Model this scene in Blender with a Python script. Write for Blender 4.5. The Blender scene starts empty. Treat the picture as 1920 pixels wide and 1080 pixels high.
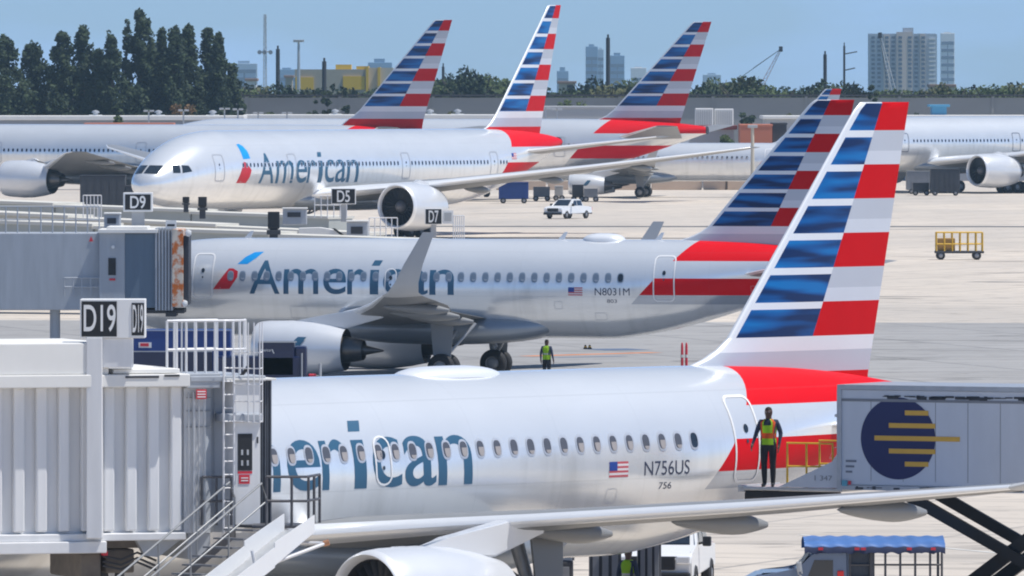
import bpy, bmesh, math, random
from mathutils import Vector, Matrix
S = bpy.context.scene
COL = S.collection
R = math.radians
pi = math.pi

# ------------------------------------------------------------------ camera
F = 19125.0; H = 12.1; YH = 160.0       # focal length and horizon in 1920-wide pixels, eye height in metres
cam = bpy.data.objects.new('camera', bpy.data.cameras.new('camera'))
COL.objects.link(cam); S.camera = cam
cam.location = (0, 0, H); cam.rotation_euler = (R(90), 0, 0)
cam.data.sensor_width = 36; cam.data.lens = 36*F/1920
cam.data.shift_y = -(540-YH)/1920
cam.data.clip_start = 1; cam.data.clip_end = 40000

# ------------------------------------------------------------------ light
SUN_EL = 66.0; SUN_X, SUN_Y = 0.975, -0.22
world = bpy.data.worlds.new('World'); S.world = world; world.use_nodes = True
wn = world.node_tree.nodes; wl = world.node_tree.links
bg = wn['Background']
sky = wn.new('ShaderNodeTexSky'); sky.sky_type = 'NISHITA'; sky.sun_disc = False
sky.sun_elevation = R(SUN_EL); sky.sun_rotation = math.atan2(SUN_X, SUN_Y)
sky.altitude = 0; sky.air_density = 1.0; sky.dust_density = 0.2; sky.ozone_density = 4.0
tc = wn.new('ShaderNodeTexCoord'); mp = wn.new('ShaderNodeMapping'); mp.inputs['Scale'].default_value = (14, 14, 70)
nz = wn.new('ShaderNodeTexNoise'); nz.inputs['Scale'].default_value = 1.6; nz.inputs['Detail'].default_value = 5
rp = wn.new('ShaderNodeValToRGB'); rp.color_ramp.elements[0].position = 0.44; rp.color_ramp.elements[1].position = 0.85
rp.color_ramp.elements[0].color = (0, 0, 0, 1); rp.color_ramp.elements[1].color = (0.6, 0.6, 0.6, 1)
mxw = wn.new('ShaderNodeMix'); mxw.data_type = 'RGBA'
wl.new(tc.outputs['Generated'], mp.inputs[0]); wl.new(mp.outputs[0], nz.inputs[0]); wl.new(nz.outputs[0], rp.inputs[0])
wl.new(rp.outputs[0], mxw.inputs[0]); wl.new(sky.outputs[0], mxw.inputs[6]); mxw.inputs[7].default_value = (8.5, 8.8, 9.2, 1)
tn_ = wn.new('ShaderNodeMix'); tn_.data_type = 'RGBA'; tn_.blend_type = 'MULTIPLY'; tn_.inputs[0].default_value = 1; wl.new(mxw.outputs[2], tn_.inputs[6]); tn_.inputs[7].default_value = (0.84, 1.13, 1.42, 1)
sx_ = wn.new('ShaderNodeSeparateXYZ'); wl.new(tc.outputs['Generated'], sx_.inputs[0]); mr_ = wn.new('ShaderNodeMapRange'); wl.new(sx_.outputs[2], mr_.inputs[0])
mr_.inputs[1].default_value = 0.0; mr_.inputs[2].default_value = 0.30
mc_ = wn.new('ShaderNodeMix'); mc_.data_type = 'RGBA'; wl.new(mr_.outputs[0], mc_.inputs[0]); mc_.inputs[6].default_value = (1.02, 1.18, 1.66, 1); mc_.inputs[7].default_value = (0.82, 0.82, 0.82, 1)
tm_ = wn.new('ShaderNodeMix'); tm_.data_type = 'RGBA'; tm_.blend_type = 'MULTIPLY'; tm_.inputs[0].default_value = 1; wl.new(tn_.outputs[2], tm_.inputs[6]); wl.new(mc_.outputs[2], tm_.inputs[7])
wl.new(tm_.outputs[2], bg.inputs[0]); bg.inputs[1].default_value = 0.072
sl = bpy.data.lights.new('sun', 'SUN'); sl.energy = 4.9; sl.angle = R(0.5); sl.color = (1, 0.965, 0.91)
so = bpy.data.objects.new('sun', sl); COL.objects.link(so)
ce = math.cos(R(SUN_EL)); hd = math.hypot(SUN_X, SUN_Y)
so.rotation_euler = Vector((SUN_X/hd*ce, SUN_Y/hd*ce, math.sin(R(SUN_EL)))).to_track_quat('Z', 'Y').to_euler()
S.view_settings.view_transform = 'Standard'; S.view_settings.look = 'None'
S.view_settings.exposure = 0.0; S.view_settings.gamma = 1
S.render.engine = 'CYCLES'
S.cycles.filter_width = 2.0
S.cycles.use_denoising = True
S.cycles.max_bounces = 6; S.cycles.volume_bounces = 0; S.cycles.transparent_max_bounces = 8

# ------------------------------------------------------------------ materials
M = {}
def mat(name, col, rough=0.6, metal=0.0, var=0.12, scale=3.0, bump=0.0, coat=0.0, stretch=(1, 1, 1), spec=0.5, emis=None):
    if name in M: return M[name]
    m = bpy.data.materials.new(name); m.use_nodes = True; nt = m.node_tree; n = nt.nodes; l = nt.links
    b = n['Principled BSDF']
    b.inputs['Roughness'].default_value = rough; b.inputs['Metallic'].default_value = metal
    b.inputs['Coat Weight'].default_value = coat; b.inputs['Specular IOR Level'].default_value = spec
    c = (*col, 1)
    if var > 0:
        t = n.new('ShaderNodeTexCoord'); mm = n.new('ShaderNodeMapping'); mm.inputs['Scale'].default_value = stretch
        z = n.new('ShaderNodeTexNoise'); z.inputs['Scale'].default_value = scale; z.inputs['Detail'].default_value = 6
        x = n.new('ShaderNodeMix'); x.data_type = 'RGBA'
        x.inputs[6].default_value = tuple(max(0, v*(1-var)) for v in col)+(1,)
        x.inputs[7].default_value = tuple(min(1, v*(1+var)) for v in col)+(1,)
        l.new(t.outputs['Object'], mm.inputs[0]); l.new(mm.outputs[0], z.inputs[0]); l.new(z.outputs[0], x.inputs[0])
        l.new(x.outputs[2], b.inputs['Base Color'])
        if bump:
            bp = n.new('ShaderNodeBump'); bp.inputs['Strength'].default_value = bump; bp.inputs['Distance'].default_value = 0.05
            l.new(z.outputs[0], bp.inputs['Height']); l.new(bp.outputs[0], b.inputs['Normal'])
    else: b.inputs['Base Color'].default_value = c
    M[name] = m; return m

def math_node(nt, op, a, b=None, c=None):
    n = nt.nodes.new('ShaderNodeMath'); n.operation = op
    for i, v in enumerate((a, b, c)):
        if v is None: continue
        if isinstance(v, (int, float)): n.inputs[i].default_value = v
        else: nt.links.new(v, n.inputs[i])
    return n.outputs[0]

def livery(name, lo, wh, hi, s0, zref, base=(0.87, 0.885, 0.89)):
    """silver-white fuselage paint with the red tail bands, grey band, panel seams and dirt, all fixed to the airframe"""
    m = bpy.data.materials.new(name); m.use_nodes = True; nt = m.node_tree; n = nt.nodes; l = nt.links
    b = n['Principled BSDF']
    t = n.new('ShaderNodeTexCoord'); sp = n.new('ShaderNodeSeparateXYZ'); l.new(t.outputs['Object'], sp.inputs[0])
    X, Y, Z = sp.outputs
    lim = math_node(nt, 'MULTIPLY_ADD', math_node(nt, 'SUBTRACT', Z, zref), 0.95, s0)
    beyond = math_node(nt, 'GREATER_THAN', X, lim)
    def band(z0, z1):
        return math_node(nt, 'MULTIPLY', math_node(nt, 'GREATER_THAN', Z, z0), math_node(nt, 'LESS_THAN', Z, z1))
    red = math_node(nt, 'MULTIPLY', beyond, math_node(nt, 'MAXIMUM', band(*lo), band(hi, 50)))
    grey = math_node(nt, 'MULTIPLY', beyond, band(lo[0]-(lo[1]-lo[0])*0.55, lo[0]))
    z = n.new('ShaderNodeTexNoise'); z.inputs['Scale'].default_value = 0.7; z.inputs['Detail'].default_value = 7
    mm = n.new('ShaderNodeMapping'); mm.inputs['Scale'].default_value = (0.6, 1, 1.2); l.new(t.outputs['Object'], mm.inputs[0]); l.new(mm.outputs[0], z.inputs[0])
    x0 = n.new('ShaderNodeMix'); x0.data_type = 'RGBA'; l.new(z.outputs[0], x0.inputs[0])
    x0.inputs[6].default_value = tuple(v*0.92 for v in base)+(1,); x0.inputs[7].default_value = tuple(min(1, v*1.07) for v in base)+(1,)
    x1 = n.new('ShaderNodeMix'); x1.data_type = 'RGBA'; l.new(red, x1.inputs[0]); l.new(x0.outputs[2], x1.inputs[6]); x1.inputs[7].default_value = (0.66, 0.003, 0.010, 1)
    x2 = n.new('ShaderNodeMix'); x2.data_type = 'RGBA'; l.new(grey, x2.inputs[0]); l.new(x1.outputs[2], x2.inputs[6]); x2.inputs[7].default_value = (0.50, 0.54, 0.60, 1)
    zd = n.new('ShaderNodeTexNoise'); zd.inputs['Scale'].default_value = 1.0; zd.inputs['Detail'].default_value = 8; md_ = n.new('ShaderNodeMapping'); md_.inputs['Scale'].default_value = (2.2, 0.3, 0.45); l.new(t.outputs['Object'], md_.inputs[0]); l.new(md_.outputs[0], zd.inputs[0])
    rd_ = n.new('ShaderNodeMapRange'); rd_.inputs[1].default_value = 0.5; rd_.inputs[2].default_value = 0.8; rd_.inputs[4].default_value = 0.28; l.new(zd.outputs[0], rd_.inputs[0])
    xd = n.new('ShaderNodeMix'); xd.data_type = 'RGBA'; l.new(math_node(nt, 'MULTIPLY', math_node(nt, 'MULTIPLY', rd_.outputs[0], math_node(nt, 'LESS_THAN', Z, lo[1])), math_node(nt, 'SUBTRACT', 1.0, red)), xd.inputs[0]); l.new(x2.outputs[2], xd.inputs[6]); xd.inputs[7].default_value = (0.40, 0.40, 0.39, 1); x2 = xd
    # skin panel seams: thin rings every 2.7 m, and two lengthwise seams
    fr = math_node(nt, 'FRACT', math_node(nt, 'MULTIPLY', X, 0.37))
    ring = math_node(nt, 'LESS_THAN', fr, 0.006)
    zc = (lo[1]+wh)/2
    s1 = math_node(nt, 'LESS_THAN', math_node(nt, 'ABSOLUTE', math_node(nt, 'SUBTRACT', Z, lo[0]-0.08)), 0.014)
    s2 = math_node(nt, 'LESS_THAN', math_node(nt, 'ABSOLUTE', math_node(nt, 'SUBTRACT', Z, hi+0.34)), 0.012)
    sm = math_node(nt, 'MULTIPLY', math_node(nt, 'MAXIMUM', ring, math_node(nt, 'MAXIMUM', s1, s2)), 0.10)
    x3 = n.new('ShaderNodeMix'); x3.data_type = 'RGBA'; l.new(sm, x3.inputs[0]); l.new(x2.outputs[2], x3.inputs[6]); x3.inputs[7].default_value = (0.12, 0.13, 0.15, 1)
    l.new(x3.outputs[2], b.inputs['Base Color'])
    l.new(math_node(nt, 'MULTIPLY_ADD', red, 0.28, 0.22), b.inputs['Roughness']); l.new(math_node(nt, 'MULTIPLY_ADD', red, -0.46, 0.46), b.inputs['Metallic']); l.new(math_node(nt, 'MULTIPLY_ADD', red, -0.30, 0.30), b.inputs['Coat Weight']); l.new(math_node(nt, 'MULTIPLY_ADD', red, -0.4, 0.5), b.inputs['Specular IOR Level'])
    b.inputs['Coat Roughness'].default_value = 0.08
    nb = n.new('ShaderNodeTexNoise'); nb.inputs['Scale'].default_value = 0.55; nb.inputs['Detail'].default_value = 2
    l.new(t.outputs['Object'], nb.inputs[0])
    bp = n.new('ShaderNodeBump'); bp.inputs['Strength'].default_value = 0.10; bp.inputs['Distance'].default_value = 0.12
    l.new(nb.outputs[0], bp.inputs['Height']); l.new(bp.outputs[0], b.inputs['Normal'])
    M[name] = m; return m

def fin_blue(name, p):
    """painted tail bars: streaks of navy, mid blue and bright blue that run along each bar"""
    m = bpy.data.materials.new(name); m.use_nodes = True; nt = m.node_tree; n = nt.nodes; l = nt.links
    b = n['Principled BSDF']; t = n.new('ShaderNodeTexCoord')
    mm = n.new('ShaderNodeMapping'); mm.inputs['Scale'].default_value = (0.36/p, 0.0, 3.3/p); l.new(t.outputs['Object'], mm.inputs[0])
    z = n.new('ShaderNodeTexNoise'); z.inputs['Scale'].default_value = 1.0; z.inputs['Detail'].default_value = 1.5; z.inputs['Roughness'].default_value = 0.5
    l.new(mm.outputs[0], z.inputs[0])
    r = n.new('ShaderNodeValToRGB'); e = r.color_ramp.elements
    e[0].position = 0.40; e[0].color = (0.003, 0.022, 0.095, 1); e[1].position = 0.60; e[1].color = (0.004, 0.145, 0.42, 1)
    k = e.new(0.5); k.color = (0.004, 0.080, 0.28, 1)
    l.new(z.outputs[0], r.inputs[0]); l.new(r.outputs[0], b.inputs['Base Color'])
    b.inputs['Roughness'].default_value = 0.42; b.inputs['Specular IOR Level'].default_value = 0.3
    M[name] = m; return m

red_p = mat('red_paint', (0.56, 0.002, 0.006), 0.5, 0, 0.08, 1.5, spec=0.12)
white_p = mat('white_tail_paint', (0.72, 0.74, 0.77), 0.35, 0.1, 0.05, 1.0, coat=0.2)
silver1 = mat('silver_band_paint', (0.50, 0.53, 0.59), 0.35, 0.2, 0.05, 1.0)
silver2 = mat('silver_band_paint_pale', (0.62, 0.65, 0.71), 0.35, 0.2, 0.05, 1.0)
slate = mat('slate_blue_lettering', (0.035, 0.115, 0.20), 0.45, 0.0, 0.1, 2.0)
sky_p = mat('bright_blue_emblem', (0.01, 0.30, 0.72), 0.35, 0, 0.25, 1.2)
dred_p = mat('deep_red_emblem', (0.55, 0.012, 0.025), 0.35, 0, 0.2, 1.2)
wing_p = mat('wing_grey_paint', (0.25, 0.255, 0.26), 0.42, 0.12, 0.14, 0.8, stretch=(1, 0.3, 1))
belly_p = mat('belly_fairing_grey', (0.30, 0.34, 0.39), 0.30, 0.25, 0.16, 0.7)
polish = mat('polished_metal', (0.86, 0.87, 0.88), 0.3, 0.35, 0.04, 3)
nac_p = mat('nacelle_silver_white', (0.70, 0.72, 0.75), 0.3, 0.25, 0.06, 1.2, coat=0.3)
dark_m = mat('dark_metal', (0.055, 0.055, 0.06), 0.45, 0.5, 0.3, 4)
hot_m = mat('burnt_exhaust_metal', (0.16, 0.15, 0.14), 0.38, 0.8, 0.3, 4)
black_m = mat('black_interior', (0.012, 0.013, 0.016), 0.5, 0, 0.2, 4)
rubber = mat('tyre_rubber', (0.022, 0.022, 0.024), 0.75, 0, 0.3, 8)
rim_m = mat('wheel_rim_grey', (0.33, 0.33, 0.34), 0.45, 0.5, 0.2, 8)
strut_m = mat('gear_strut_grey', (0.42, 0.43, 0.44), 0.45, 0.3, 0.25, 6)
glass_m = mat('cabin_shade_window', (0.10, 0.105, 0.125), 0.25, 0, 0.25, 6)
glassd = mat('dark_glass', (0.02, 0.028, 0.04), 0.08, 0, 0.2, 2, coat=0.5)
shade_w = mat('window_blind', (0.36, 0.33, 0.32), 0.5, 0, 0.1, 6)
glass_p = mat('pale_cabin_window', (0.16, 0.21, 0.28), 0.3, 0, 0.15, 6); shade_p = mat('pale_window_blind', (0.30, 0.35, 0.42), 0.5, 0, 0.1, 6); ring_b = mat('window_frame_blue_grey', (0.20, 0.26, 0.34), 0.4, 0, 0.1, 6)
ring_w = mat('door_outline_white', (0.80, 0.80, 0.80), 0.4, 0, 0.05, 3)
ring_g = mat('door_outline_grey', (0.36, 0.38, 0.42), 0.4, 0, 0.1, 3)
navy_m = mat('navy_registration', (0.04, 0.05, 0.09), 0.5, 0, 0.1, 3)
flagr = mat('flag_red', (0.55, 0.10, 0.12), 0.5, 0, 0.1, 3)
flagw = mat('flag_white', (0.75, 0.70, 0.70), 0.5, 0, 0.05, 3)
flagb = mat('flag_blue', (0.02, 0.06, 0.30), 0.5, 0, 0.1, 3)
bridge_w = mat('bridge_white_paint', (0.74, 0.74, 0.74), 0.55, 0.05, 0.14, 1.4, bump=0.1, stretch=(2.5, 2.5, 0.35))
bridge_g = mat('bridge_grey_paint', (0.38, 0.41, 0.45), 0.55, 0.05, 0.18, 1.4, bump=0.1, stretch=(2.5, 2.5, 0.35))
bridge_b = mat('bridge_blue_grey', (0.115, 0.165, 0.225), 0.42, 0.1, 0.16, 1.2, stretch=(2.5, 2.5, 0.35))
roof_w = mat('roof_white', (0.74, 0.73, 0.70), 0.7, 0, 0.10, 1.2)
roof_b = mat('roof_beige', (0.62, 0.60, 0.54), 0.75, 0, 0.14, 0.5, stretch=(0.6, 2, 2))
side_b = mat('bridge_side_beige_grey', (0.40, 0.42, 0.40), 0.7, 0, 0.15, 0.6)
galv = mat('galvanised_steel', (0.50, 0.51, 0.52), 0.45, 0.5, 0.2, 6)
pale_rail = mat('pale_painted_rail', (0.70, 0.70, 0.71), 0.5, 0.1, 0.12, 6)
drk_rail = mat('dark_painted_rail', (0.09, 0.09, 0.10), 0.5, 0.2, 0.3, 6)
sign_blk = mat('sign_black', (0.010, 0.010, 0.012), 0.45, 0, 0.2, 4)
sign_wht = mat('sign_white', (0.78, 0.78, 0.77), 0.5, 0, 0.04, 4)
sign_red = mat('sign_red', (0.60, 0.03, 0.05), 0.5, 0, 0.15, 4)
yellow_m = mat('yellow_paint', (0.70, 0.42, 0.03), 0.5, 0, 0.15, 4)
box_grey = mat('truck_box_silver_grey', (0.52, 0.55, 0.60), 0.4, 0.1, 0.12, 1.6, bump=0.05, stretch=(1, 1, 0.4))
truck_w = mat('truck_white', (0.75, 0.76, 0.77), 0.3, 0, 0.05, 3, coat=0.4)
truck_bg = mat('truck_blue_grey', (0.15, 0.20, 0.30), 0.3, 0.1, 0.1, 3, coat=0.4)
canopy_b = mat('canopy_blue', (0.07, 0.17, 0.42), 0.5, 0, 0.3, 2.0)
disc_b = mat('emblem_navy', (0.005, 0.012, 0.085), 0.35, 0, 0.1, 2)
gold = mat('emblem_gold', (0.62, 0.36, 0.05), 0.45, 0, 0.1, 4)
navy_p = mat('navy_equipment_paint', (0.005, 0.012, 0.055), 0.35, 0, 0.2, 2, coat=0.3)
blue_p = mat('blue_container_paint', (0.008, 0.04, 0.20), 0.4, 0, 0.25, 1.5)
orange_m = mat('orange_hivis', (0.95, 0.16, 0.03), 0.7, 0, 0.08, 9)
lime_m = mat('lime_hivis', (0.50, 0.85, 0.03), 0.7, 0, 0.08, 9)
refl_m = mat('reflective_tape', (0.70, 0.70, 0.66), 0.35, 0.3, 0.05, 9)
skin_d = mat('skin_dark_brown', (0.085, 0.042, 0.028), 0.5, 0, 0.12, 12)
cloth_n = mat('navy_shirt', (0.022, 0.032, 0.065), 0.85, 0, 0.2, 9, bump=0.3)
cloth_b = mat('black_trousers', (0.014, 0.014, 0.018), 0.85, 0, 0.25, 9, bump=0.3)
shoe_m = mat('black_shoes', (0.01, 0.01, 0.012), 0.4, 0, 0.2, 9)
hair_m = mat('black_hair', (0.01, 0.008, 0.007), 0.8, 0, 0.3, 20)
cloth_g = mat('grey_work_clothes', (0.25, 0.27, 0.30), 0.85, 0, 0.2, 9)
terra = mat('terracotta_wall', (0.50, 0.17, 0.10), 0.8, 0, 0.15, 0.3)
rust_m = None

def rusty():
    m = bpy.data.materials.new('rusty_white_frame'); m.use_nodes = True; nt = m.node_tree; n = nt.nodes; l = nt.links
    b = n['Principled BSDF']; t = n.new('ShaderNodeTexCoord')
    z = n.new('ShaderNodeTexNoise'); z.inputs['Scale'].default_value = 1.9; z.inputs['Detail'].default_value = 8; z.inputs['Roughness'].default_value = 0.65
    l.new(t.outputs['Object'], z.inputs[0])
    r = n.new('ShaderNodeValToRGB'); e = r.color_ramp.elements; e[0].position = 0.46; e[0].color = (0.62, 0.56, 0.48, 1); e[1].position = 0.56; e[1].color = (0.50, 0.13, 0.02, 1)
    l.new(z.outputs[0], r.inputs[0]); l.new(r.outputs[0], b.inputs['Base Color']); b.inputs['Roughness'].default_value = 0.8
    return m
rust_m = rusty()

# ------------------------------------------------------------------ helpers
def P(px, py, d):
    return Vector(((px-960)/F*d, d, H-(py-YH)/F*d))
def tag(o, label=None, cat=None, group=None, kind=None):
    if label: o['label'] = label
    if cat: o['category'] = cat
    if group: o['group'] = group
    if kind: o['kind'] = kind
    return o
def thing(name, label, cat, loc=(0, 0, 0), rz=0.0, group=None):
    o = bpy.data.objects.new(name, None); COL.objects.link(o); o.location = loc; o.rotation_euler = (0, 0, rz)
    o.empty_display_size = 0.5
    return tag(o, label, cat, group)
def finish(me, mats, smooth=None):
    for m in (mats if isinstance(mats, (list, tuple)) else [mats]): me.materials.append(m)
    if smooth is not None:
        me.polygons.foreach_set('use_smooth', [True]*len(me.polygons)); me.set_sharp_from_angle(angle=R(smooth))
    me.update()
def obj(name, bm, mats, parent=None, smooth=None, recalc=True, world_space=False):
    if recalc: bmesh.ops.recalc_face_normals(bm, faces=bm.faces)
    me = bpy.data.meshes.new(name); bm.to_mesh(me); bm.free(); finish(me, mats, smooth)
    o = bpy.data.objects.new(name, me); COL.objects.link(o)
    if parent is not None:
        o.parent = parent
        if world_space:
            o.matrix_parent_inverse = world_matrix(parent).inverted()
    return o
def world_matrix(o):
    m = o.matrix_basis.copy() if False else Matrix.LocRotScale(o.location, o.rotation_euler, o.scale)
    if o.parent is not None: m = world_matrix(o.parent) @ o.matrix_parent_inverse @ m
    return m
def wobj(name, bm, mats, parent, smooth=None, recalc=True):
    """vertices given in world space, stored under the thing in its local space"""
    inv = world_matrix(parent).inverted()
    bm.transform(inv)
    o = obj(name, bm, mats, parent, smooth, recalc)
    return o
def nb(): return bmesh.new()
def box(bm, x0, x1, y0, y1, z0, z1, mi=0, T=None):
    vs = [bm.verts.new((x, y, z)) for x in (x0, x1) for y in (y0, y1) for z in (z0, z1)]
    for f in ((0, 1, 3, 2), (4, 6, 7, 5), (0, 4, 5, 1), (2, 3, 7, 6), (0, 2, 6, 4), (1, 5, 7, 3)):
        bm.faces.new([vs[i] for i in f]).material_index = mi
    if T is not None: bmesh.ops.transform(bm, matrix=T, verts=vs)
    return vs
def bbox(bm, x0, x1, y0, y1, z0, z1, b=0.03, mi=0, seg=2):
    vs = box(bm, x0, x1, y0, y1, z0, z1, mi)
    es = list({e for v in vs for e in v.link_edges})
    bmesh.ops.bevel(bm, geom=es, offset=b, segments=seg, affect='EDGES', profile=0.5)
def pbox(bm, x0, y0, x1, y1, d, depth, mi=0):
    """box whose near face stands at distance d; its corners given in picture units"""
    a = P(x0, y0, d); b = P(x1, y1, d)
    return box(bm, a.x, b.x, d, d+depth, b.z, a.z, mi)
def tube(bm, pts, r, n=8, mi=0, cap=True):
    pts = [Vector(p) for p in pts]; rings = []
    rr = r if isinstance(r, (list, tuple)) else [r]*len(pts)
    up0 = None
    for i, p in enumerate(pts):
        d = (pts[min(i+1, len(pts)-1)]-pts[max(i-1, 0)]).normalized()
        u = d.orthogonal().normalized() if up0 is None else (up0-d*up0.dot(d)).normalized()
        up0 = u; v = d.cross(u)
        rings.append([bm.verts.new(p+(u*math.cos(2*pi*k/n)+v*math.sin(2*pi*k/n))*rr[i]) for k in range(n)])
    for a, b in zip(rings, rings[1:]):
        for k in range(n): bm.faces.new((a[k], a[(k+1) % n], b[(k+1) % n], b[k])).material_index = mi
    if cap:
        bm.faces.new(rings[0][::-1]).material_index = mi; bm.faces.new(rings[-1]).material_index = mi
def lathe(bm, prof, axis_o, axis_d, n=32, mi=0, mfn=None, flat=None):
    """prof: list of (distance along axis, radius)"""
    d = Vector(axis_d).normalized(); o = Vector(axis_o); u = Vector((0, 0, 1)) if abs(d.z) < 0.9 else Vector((1, 0, 0))
    u = (u-d*u.dot(d)).normalized(); v = d.cross(u); rings = []
    for a, r in prof:
        if r < 1e-4: rings.append([bm.verts.new(o+d*a)])
        else: rings.append([bm.verts.new(o+d*a+(u*math.cos(2*pi*k/n)+v*math.sin(2*pi*k/n))*r) for k in range(n)])
    for i, (a, b) in enumerate(zip(rings, rings[1:])):
        m = mfn(i) if mfn else mi
        for k in range(n):
            k2 = (k+1) % n
            if len(a) == 1: f = (a[0], b[k2], b[k])
            elif len(b) == 1: f = (a[k], a[k2], b[0])
            else: f = (a[k], a[k2], b[k2], b[k])
            bm.faces.new(f).material_index = m
def poly(bm, pts, mi=0):
    f = bm.faces.new([bm.verts.new(p) for p in pts]); f.material_index = mi; return f
def prism(bm, pts, off, mi=0):
    """flat outline pts given thickness along off"""
    a = [bm.verts.new(p) for p in pts]; b = [bm.verts.new(Vector(p)+Vector(off)) for p in pts]
    bm.faces.new(a).material_index = mi; bm.faces.new(b[::-1]).material_index = mi
    for i in range(len(a)):
        j = (i+1) % len(a); bm.faces.new((a[i], b[i], b[j], a[j])).material_index = mi
def dup(root, loc=None, rz=None, **props):
    r = root.copy(); COL.objects.link(r)
    if loc is not None: r.location = loc
    if rz is not None: r.rotation_euler = (0, 0, rz)
    for k, v in props.items(): r[k] = v
    for ch in list(root.children):
        c = ch.copy(); COL.objects.link(c); c.parent = r
        for g in list(ch.children):
            q = g.copy(); COL.objects.link(q); q.parent = c
    return r
def text_bm(body, width=None, height=None, bold=0.0, extrude=0.0):
    """text as a flat mesh in the XZ plane, scaled so its box is width x height, lower left at the origin"""
    c = bpy.data.curves.new('t', 'FONT'); c.body = body; c.offset = bold; c.extrude = extrude; c.resolution_u = 6
    o = bpy.data.objects.new('t', c); COL.objects.link(o)
    me = bpy.data.meshes.new_from_object(o.evaluated_get(bpy.context.evaluated_depsgraph_get()))
    bpy.data.objects.remove(o); bpy.data.curves.remove(c)
    bm = bmesh.new(); bm.from_mesh(me); bpy.data.meshes.remove(me)
    xs = [v.co.x for v in bm.verts]; ys = [v.co.y for v in bm.verts]
    sx = width/(max(xs)-min(xs)) if width else 1; sy = height/(max(ys)-min(ys)) if height else sx
    if not width: sx = sy
    for v in bm.verts: v.co = Vector(((v.co.x-min(xs))*sx, 0, (v.co.y-min(ys))*sy))
    return bm

# ------------------------------------------------------------------ aircraft
def interp(tab, s):
    if s <= tab[0][0]: return tab[0][1:]
    for i in range(len(tab)-1):
        a, b = tab[i], tab[i+1]
        if s <= b[0]:
            t = (s-a[0])/(b[0]-a[0]); out = []
            p = tab[max(i-1, 0)]; q = tab[min(i+2, len(tab)-1)]; h = b[0]-a[0]
            for k in range(1, len(a)):
                d = (b[k]-a[k])/h
                d0 = (a[k]-p[k])/(a[0]-p[0]) if i > 0 else d*1.6
                d1 = (q[k]-b[k])/(q[0]-b[0]) if i+2 < len(tab) else d
                m0 = 0 if d0*d <= 0 else 2*d0*d/(d0+d); m1 = 0 if d1*d <= 0 else 2*d1*d/(d1+d)
                out.append(a[k]*(2*t**3-3*t*t+1)+b[k]*(3*t*t-2*t**3)+h*m0*(t**3-2*t*t+t)+h*m1*(t**3-t*t))
            return tuple(out)
    return tab[-1][1:]

NARROW = dict(
    prof=[(0, 3.36, 3.28, 0.03), (0.08, 3.62, 3.02, 0.30), (0.3, 3.88, 2.74, 0.58), (1, 4.40, 2.33, 1.02), (2, 5.08, 2.02, 1.42), (3, 5.58, 1.85, 1.68), (4.5, 5.82, 1.76, 1.88),
          (6, 5.88, 1.74, 1.975), (22.3, 5.88, 1.74, 1.975), (24, 5.88, 1.93, 1.94), (26, 5.86, 2.35, 1.79), (28, 5.80, 2.95, 1.50),
          (30, 5.65, 3.62, 1.12), (32, 5.40, 4.30, 0.66), (33.3, 5.16, 4.70, 0.34), (33.84, 5.02, 4.82, 0.14)],
    fin=dict(LE=[(5.6, 24.6), (5.83, 25.2), (6.0, 25.75), (6.2, 26.2), (6.45, 26.58), (11.2, 30.62), (11.55, 30.93), (11.72, 31.15)], TE=[(5.45, 31.38), (11.72, 32.85)],
             bnd=(29.3, 31.85), z0=6.46, p=0.77, b=0.615, strip=0.17, redz=(5.45, 5.66), tk=0.105),
    liv=((3.60, 4.30), 5.02, 5.02, 24.1, 3.60),
    wing=[(1.4, 10.6, 17.4, 2.55, .15), (1.95, 10.9, 17.35, 2.62, .15), (6.2, 13.1, 17.25, 2.98, .145), (10.5, 15.0, 18.4, 3.32, .145), (15.9, 17.25, 18.95, 3.82, .14)],
    shark=[(16.4, 17.65, 18.95, 3.96, .09, 25), (16.75, 18.05, 19.05, 4.35, .08, 60), (16.95, 18.5, 19.3, 5.1, .08, 78), (17.15, 19.35, 19.85, 6.4, .08, 80)],
    stab=[(0.6, 28.0, 31.8, 4.42, .10), (6.2, 31.6, 33.1, 4.95, .09)],
    fair=(9.4, 20.6, 2.14, 1.45, 2.75),
    eng=dict(p=5.75, s=8.7, z=1.42, r=1.12, L=3.85, core=0.62),
    gear=(16.2, 3.8, 0.58, 1), nose_gear=(5.1, 0.38),
    flaps=[(4.5, 0.30), (8.4, 0.32), (12.2, 0.30)],
    win=(6.3, 23.3, 0.533, 4.31, 0.135, 0.19), doors=[(5.0, 3.35, 5.25, 0.82), (25.15, 3.33, 5.25, 0.80)], exits=[(13.3, 3.60, 4.66, 0.42)],
    text=(7.1, 3.56, 8.97, 1.40), logo=[[(6.50, 4.80), (6.80, 5.10), (7.15, 5.30), (7.55, 5.32), (7.28, 5.06), (6.93, 4.80)], [(5.48, 3.74), (6.15, 4.62), (6.34, 4.62), (6.56, 4.50), (6.55, 4.25), (6.22, 3.76)]],
    flag=(20.45, 3.57, 0.62, 0.34), reg=(21.6, 3.58, 1.5, 0.31), regn=(22.12, 3.27, 0.42, 0.15),
    cock=dict(front=[(0.06, 0.62, 4.42, 4.95), ], side=[[(2.05, 4.55), (2.55, 4.55), (2.65, 5.0), (2.3, 5.02)], [(2.65, 4.55), (3.15, 4.62), (3.1, 4.98), (2.75, 5.0)]]))
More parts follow.
